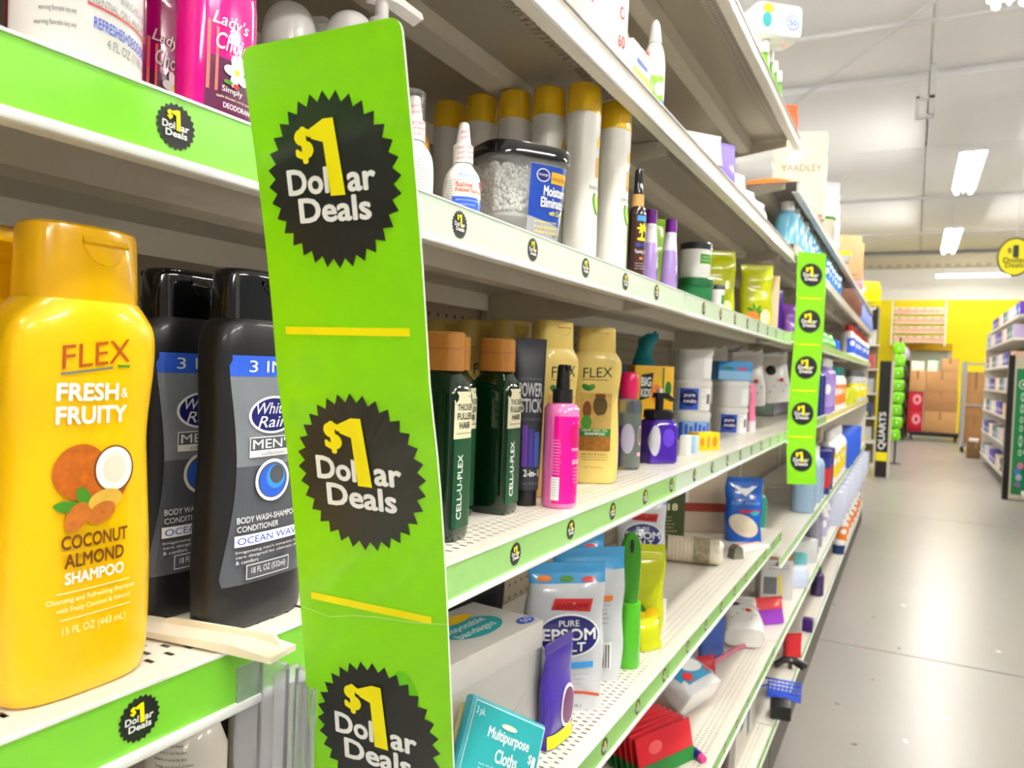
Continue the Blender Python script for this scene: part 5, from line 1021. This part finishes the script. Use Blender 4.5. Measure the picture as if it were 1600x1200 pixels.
gm = once('garl', lambda: B().loft([(0, .06, .02, 3), (.03, .075, .035, 3), (.13, .075, .035, 3), (.16, .06, .01, 3)], GARL, 16).mesh('hanging_pack'))
go = thing('pack_stand', gl, (-.17, 12.2, 0), 'slim stand of neon green packs left of the boxes', 'stand', rz=0)
for i in range(8):
    thing('snack_pack', [('pack', gm, [('white_dot', once('gdot', lambda: B().loft([(.06, .03, .036, 2), (.10, .03, .036, 2)], WPL, 12).mesh('white_dot')))])], (-.17, 12.16, .34+i*.175), f'neon green pack clipped on the slim stand, {ORDN[i]} from below', 'pack', 'neon green packs', rz=0, ry=(-8, 6, -4, 8, 4, -6, 5, -8)[i])

# ------------------------------------------------------------------ stock boxes before the yellow wall
KR = [mat(f'kraft_{i}', c, .8, var=.08, scale=6) for i, c in enumerate(((188, 140, 90), (170, 122, 76), (200, 152, 100)))]
tape = mat('parcel_tape', (150, 112, 66), .3)
def kraft(w, d, h, m): return [('carton', B().box(-w/2, w/2, -d/2, d/2, 0, h, m, bev=.006).mesh('carton'), [('tape', B().box(-.02, .02, -d/2-.001, d/2+.001, h*.6, h+.001, tape).mesh('tape'))])]
bx = 17.75
REDB = mat('red_carton', (206, 16, 46), .45, coat=.2)
thing('stock_cart', [('deck', B().box(-.42, .55, -.3, .3, .13, .17, DARK).mesh('deck'))]+[('wheel', B().loft([(-.02, .05, .05), (.02, .05, .05)], DARK, 16, xf=Matrix.Translation((x, y, .05)) @ Matrix.Rotation(math.pi/2, 4, 'Y')).mesh('wheel')) for x in (-.33, .46) for y in (-.2, .2)]+[('axle_block', B().box(-.36, .5, -.22, .22, .09, .13, DARK).mesh('axle_block'))], (.36, bx, 0), 'black flat stock cart carrying the brown cartons', 'cart', rz=0)
for i in range(2): thing('red_carton', carton(.26, .3, .40, REDB, lambda p: (p.oval(.02, .24, .075, .10, mat('blush_print', (236, 170, 180), .5)), p.oval(.02, .24, .035, .05, REDB))), (.09, bx, .1705+i*.4005), ('lower', 'upper')[i]+' red carton with white emblem on the stock cart', 'carton', 'red cartons', rz=0)
for x, z, w_, h_, k, lb in ((.53, .1705, .58, .42, 0, 'wide brown carton at the bottom of the stock cart'), (.53, .5930, .58, .40, 1, 'wide brown carton in the middle of the stack'), (.10, .9735, .28, .42, 2, 'narrow brown carton above the red cartons'), (.53, .9955, .56, .40, 0, 'wide brown carton third in the stack'), (.66, 1.3980, .30, .26, 2, 'small square brown carton topmost on the stack'), (.22, 1.393, .01, .01, 0, '')):
    if lb: thing('brown_carton', kraft(w_, .36, h_, KR[k]), (x, bx, z), lb, 'carton', 'brown cartons', rz=0)
thing('stock_bag', pouch(.24, .2, .14, mat('white_blue_bag', (240, 238, 214), .4), None), (.09, bx, 1.3960), 'cream bag with blue base on the brown cartons', 'bag', rz=0)
thing('stock_bag', pouch(.20, .24, .14, mat('white_green_bag', (226, 240, 220), .4), LEAF, .9), (.365, bx, 1.3980), 'white and green bag beside the topmost brown carton', 'bag', rz=0)
blk = B()
for i in range(5): blk.loft([(i*.3, .16, .18, 3), (i*.3+.1, .20, .2, 3), (i*.3+.22, .18, .19, 3), (i*.3+.3, .15, .17, 3)], mat('black_stretch_wrap', (24, 25, 28), .3, coat=.4), 20)
thing('wrapped_stack', [('wrapped_stack', blk.mesh('wrapped_stack'))], (-.27, 17.2, 0), 'tall black plastic wrapped stack left of the red cartons', 'stack', rz=0)
thing('wrapped_roll', [('roll', B().loft([(0, .12, .12), (1.62, .12, .12)], DARK, 20).mesh('roll')), ('top_bag', B().loft([(1.62, .05, .05), (1.7, .09, .08), (1.82, .08, .07), (1.9, .03, .03)], mat('lilac_bag', (206, 190, 220), .4), 16, 2).mesh('top_bag'))], (-.155, 18.35, 0), 'black roll with lilac bag on top behind the wrapped stack', 'roll', rz=0)
# rack of peach cartons above the doorway
pr_ = [('rack_shelf', B().box(-.42, .60, 0, .42, z-.02, z, CREAM).mesh('rack_shelf')) for z in (2.06, 2.27, 2.48, 2.69)]
thing('wall_rack', pr_+[('rack_end', B().box(-.45, -.42, 0, .42, 1.98, 2.95, WPL).mesh('rack_end')), ('rack_end', B().box(.60, .63, 0, .42, 1.98, 2.95, WPL).mesh('rack_end'))], (-.02, 19.3, 0), 'wall rack of peach trays in front of the yellow wall', 'rack', rz=0)
pc = once('peach', lambda: carton(.155, .2, .13, mat('peach_carton', (238, 180, 146), .5), lambda p: (p.rect(-.07, .07, .09, .125, WPL, 2, 1), p.rect(-.03, .05, .1, .115, BRN, 2, 1))))
for q, z in enumerate((2.06, 2.27, 2.48, 2.69)):
    for i in range(6): thing('peach_carton', pc, (-.33+i*.165, 19.42, z+.0003), f'peach carton {ORDN[i]} from left in the {ORDN[q]} tray from below by the yellow wall', 'carton', 'peach cartons in the wall rack', rz=0)
# tall metal cart and small carton at the right
ZN = mat('galvanised_steel', (176, 176, 182), .35, metal=.5)
ca = [('post', B().box(x-.025, x+.025, y-.025, y+.025, .1, 1.55, ZN).mesh('post')) for x in (0, .34) for y in (0, .5)]
ca += [('rail', B().box(0, .34, -.015, .015, z, z+.03, ZN).mesh('rail')) for z in (.12, .8, 1.5)]+[('deck', B().box(-.02, .36, -.02, .52, .1, .13, ZN).mesh('deck'))]
ca += [('caster', B().loft([(-.015, .05, .05), (.015, .05, .05)], DARK, 14, xf=Matrix.Translation((x, y, .05)) @ Matrix.Rotation(math.pi/2, 4, 'Y')).mesh('caster')) for x in (.02, .32) for y in (.03, .47)]
thing('rolling_rack', ca, (.80, 15.2, 0), 'tall galvanised rolling rack right of the brown cartons', 'rack', rz=0)
thing('rack_carton', kraft(.26, .4, .5, KR[1]), (.97, 15.45, .1305), 'lower brown carton inside the rolling rack', 'carton', 'cartons in the rolling rack', rz=0)
thing('rack_carton', kraft(.26, .4, .75, KR[0]), (.97, 15.45, .632), 'upper brown carton inside the rolling rack', 'carton', 'cartons in the rolling rack', rz=0)
thing('floor_carton', kraft(.24, .3, .26, mat('dark_kraft', (120, 88, 62), .8)), (.95, 14.3, 0), 'small brown carton on the floor before the rolling rack', 'carton', rz=0)
thing('carton_packet', [('carton_packet', B().box(-.1, .1, -.06, .06, 0, .05, WPL, bev=.01).box(.03, .101, -.061, .061, .0, .051, RED).mesh('carton_packet'))], (.95, 14.25, .2615), 'white and red packet lying on the small floor carton', 'packet', rz=0)

# ------------------------------------------------------------------ shelving on the right of the aisle
RX = .97
for i, y0 in enumerate((10.15, 11.33, 12.51)):
    thing('shelving_backboard', [('back_panel', B().box(0, .03, 0, SEC, .1, 1.95, PEG).mesh('back_panel'))], (RX+.37, y0, 0), f'shelving back of the {ORD[i]} bay on the right of the aisle', 'shelving', 'shelving backs on the right', rz=0)
    for nme, z in (('top', 1.98), ('second', 1.72), ('third', 1.42), ('fourth', 1.12), ('fifth', .82), ('sixth', .50), ('bottom', .16)):
        thing('gondola_shelf', [('deck', _c.setdefault('rdeck', B().box(0, .36, 0, SEC-.004, -.03, 0, CREAM).mesh('deck'))), ('price_strip', _c.setdefault('rstrip', B().box(-.004, 0, 0, SEC-.004, -.032, 0, RAIL).mesh('price_strip')))], (RX+.05*(nme == 'top'), y0, z), f'{nme} shelf of the {ORD[i]} bay on the right of the aisle', 'shelf', 'shelves on the right', rz=0)
thing('end_board', [('end_board', B().box(RX+.01, RX+.36, 0, .02, 0, 1.95, CREAM).mesh('end_board'))], (0, 10.15+3*SEC+.005, 0), 'cream end board closing the right hand shelving', 'panel', rz=0)
PAL = [('violet_pk', (110, 60, 190)), ('white_pk', (235, 232, 238)), ('lilac_pk', (205, 186, 228)), ('blue_pk', (80, 120, 190)), ('peach_pk', (236, 190, 160)), ('teal_pk', (60, 150, 150)), ('pinkish_pk', (240, 205, 215)), ('navy_pk', (40, 60, 120)), ('brown_pk', (130, 90, 70)), ('cream_pk', (232, 226, 200))]
rk = [carton(.13, .12, .15, mat(n, c, .45), lambda p: p.rect(-.05, .05, .03, .08, WHITE, 2, 2)) for n, c in PAL]
LV = (('top', 1.98), ('second', 1.72), ('third', 1.42), ('fourth', 1.12), ('fifth', .82), ('sixth', .50), ('bottom', .16))
CN = ('violet', 'white', 'lilac', 'blue', 'peach', 'teal', 'pale pink', 'navy', 'brown', 'cream')
for q, (nme, z) in enumerate(LV):
    for i in range(12):
        k = (i*3+q*2) % 10
        thing('shelf_pack', rk[k], (RX+.07+.05*(nme == 'top'), 10.28+i*.285, z+.0003), f'{CN[k]} pack on the {nme} shelf right of the aisle, {ORDN[i]} from the near end', 'pack', f'packs on the {nme} right shelf', rz=-90)
# display tower with green banner
gsn = Print(lambda u, z, l: (u, -l, z)); gsn.dk = .0006
gsn.oval(.06, 1.20, .042, .05, mat('pale_emblem', (206, 232, 210), .5), 20); gsn.oval(.06, 1.20, .03, .036, GREENP, 20); gsn.oval(.06, 1.20, .012, .016, WHITE, 12)
for i, (z0, z1) in enumerate(((1.02, 1.12), (.90, 1.0), (.80, .87), (.71, .78), (.55, .68), (.46, .53))): gsn.oval(.06, (z0+z1)/2, .018, (z1-z0)/2, mat('pale_script', (190, 226, 190), .5), 10, r0=.45, nr=2)
for a, b_, c in ((.07, .36, (236, 130, 180)), (.045, .30, (70, 130, 210)), (.06, .24, (190, 190, 220)), (.05, .16, (130, 120, 180)), (.03, .12, (60, 130, 50))): gsn.oval(a, b_, .028, .035, mat(f'bloom_{c[0]}', c, .5), 12)
GB = mat('green_banner', (24, 140, 84), .5, var=.25, scale=3)
thing('display_tower', [('body', B().box(0, .055, 0, .10, 0, 1.50, DARK).mesh('body')), ('trim', B().box(.055, .215, 0, .10, .02, 1.50, BEIGE).mesh('trim')), ('banner', B().box(.072, .198, -.006, 0, .06, 1.36, GB).mesh('banner'), [('printed_label', gsn.mesh(), (.075, -.006, 0))])], (.885, 9.45, 0), 'black display tower with tall green banner at the aisle corner', 'display', rz=0)
# nearest right-hand shelf, only its end shows
thing('shelving_backboard', [('back_panel', B().box(0, .03, 0, SEC*2, .1, 1.95, PEG).mesh('back_panel'))], (1.42, 6.6, 0), 'shelving back nearest on the right edge of the picture', 'shelving', 'shelving backs on the right', rz=0)
for nme, z in (('top', 1.95), ('middle', 1.0), ('lower', .56), ('bottom', .16)):
    thing('gondola_shelf', [('deck', _c.setdefault('rdeck2', B().box(0, .4, 0, SEC*2, -.03, 0, CREAM).mesh('deck'))), ('price_strip', _c.setdefault('rstrip2', B().box(-.004, 0, 0, SEC*2, -.032, 0, RAIL).mesh('price_strip')))], (1.0, 6.6, z), f'{nme} cream shelf nearest on the right edge', 'shelf', 'nearest shelves on the right', rz=0)
for i, (z, y, m, c, lb) in enumerate(((.1603, 8.80, (250, 140, 10), YEL, 'orange bottle with yellow label at the right edge'), (.1603, 8.62, (240, 240, 236), RED, 'white bottle behind the orange one at the right edge'), (.5603, 8.82, (40, 140, 60), WPL, 'green bottle on the lower shelf at the right edge'), (.5603, 8.64, (240, 240, 240), WPL, 'white bottle next to the green one at the right edge'), (1.0003, 8.80, (230, 232, 230), WPL, 'white jar on the middle shelf at the right edge'))):
    thing('cleaner_bottle', simple_bottle(.055, .26, col(f'edge_plastic_{i}', m, .3, .4), c, .5, .2), (1.07, y, z), lb, 'bottle', 'bottles at the right edge', rz=-60)
# ------------------------------------------------------------------ round hanging sign
hs = Print(lambda u, z, l: (u, -l, z)); hs.k = .011; hs.dl = .0003
pts = [(0, 0)]+[((.152 if i % 2 == 0 else .143)*math.cos(math.pi*i/30), (.192 if i % 2 == 0 else .181)*math.sin(math.pi*i/30)) for i in range(60)]
hs.dk = .001
hs.lay(pts, [(0, 1+i, 1+(i+1) % 60) for i in range(60)], BLACK); hs.oval(0, 0, .137, .175, YEL, 40)
hs.text('$', -.062, -.030, .035, .090, BLACK, .02); hs.text('1', -.018, .030, -.005, .115, BLACK, .04); hs.text('Dollar', -.095, .095, -.055, -.005, BLACK, .0); hs.text('Deals', -.075, .075, -.105, -.058, BLACK, .0)
thing('round_sign', [('disc', B().loft([(-.01, .150, .190), (.01, .150, .190)], DARK, 40, xf=Matrix.Rotation(math.pi/2, 4, 'X')).mesh('disc'), [('printed_label', hs.mesh())]), ('wire', B().tube([(0, 0, .18), (.03, 0, .6), (.035, 0, 1.75)], .003, CEILB, 6).mesh('wire'))], (.84, 9.0, 2.45), 'round yellow dollar deals sign hanging over the aisle', 'sign', rz=0)
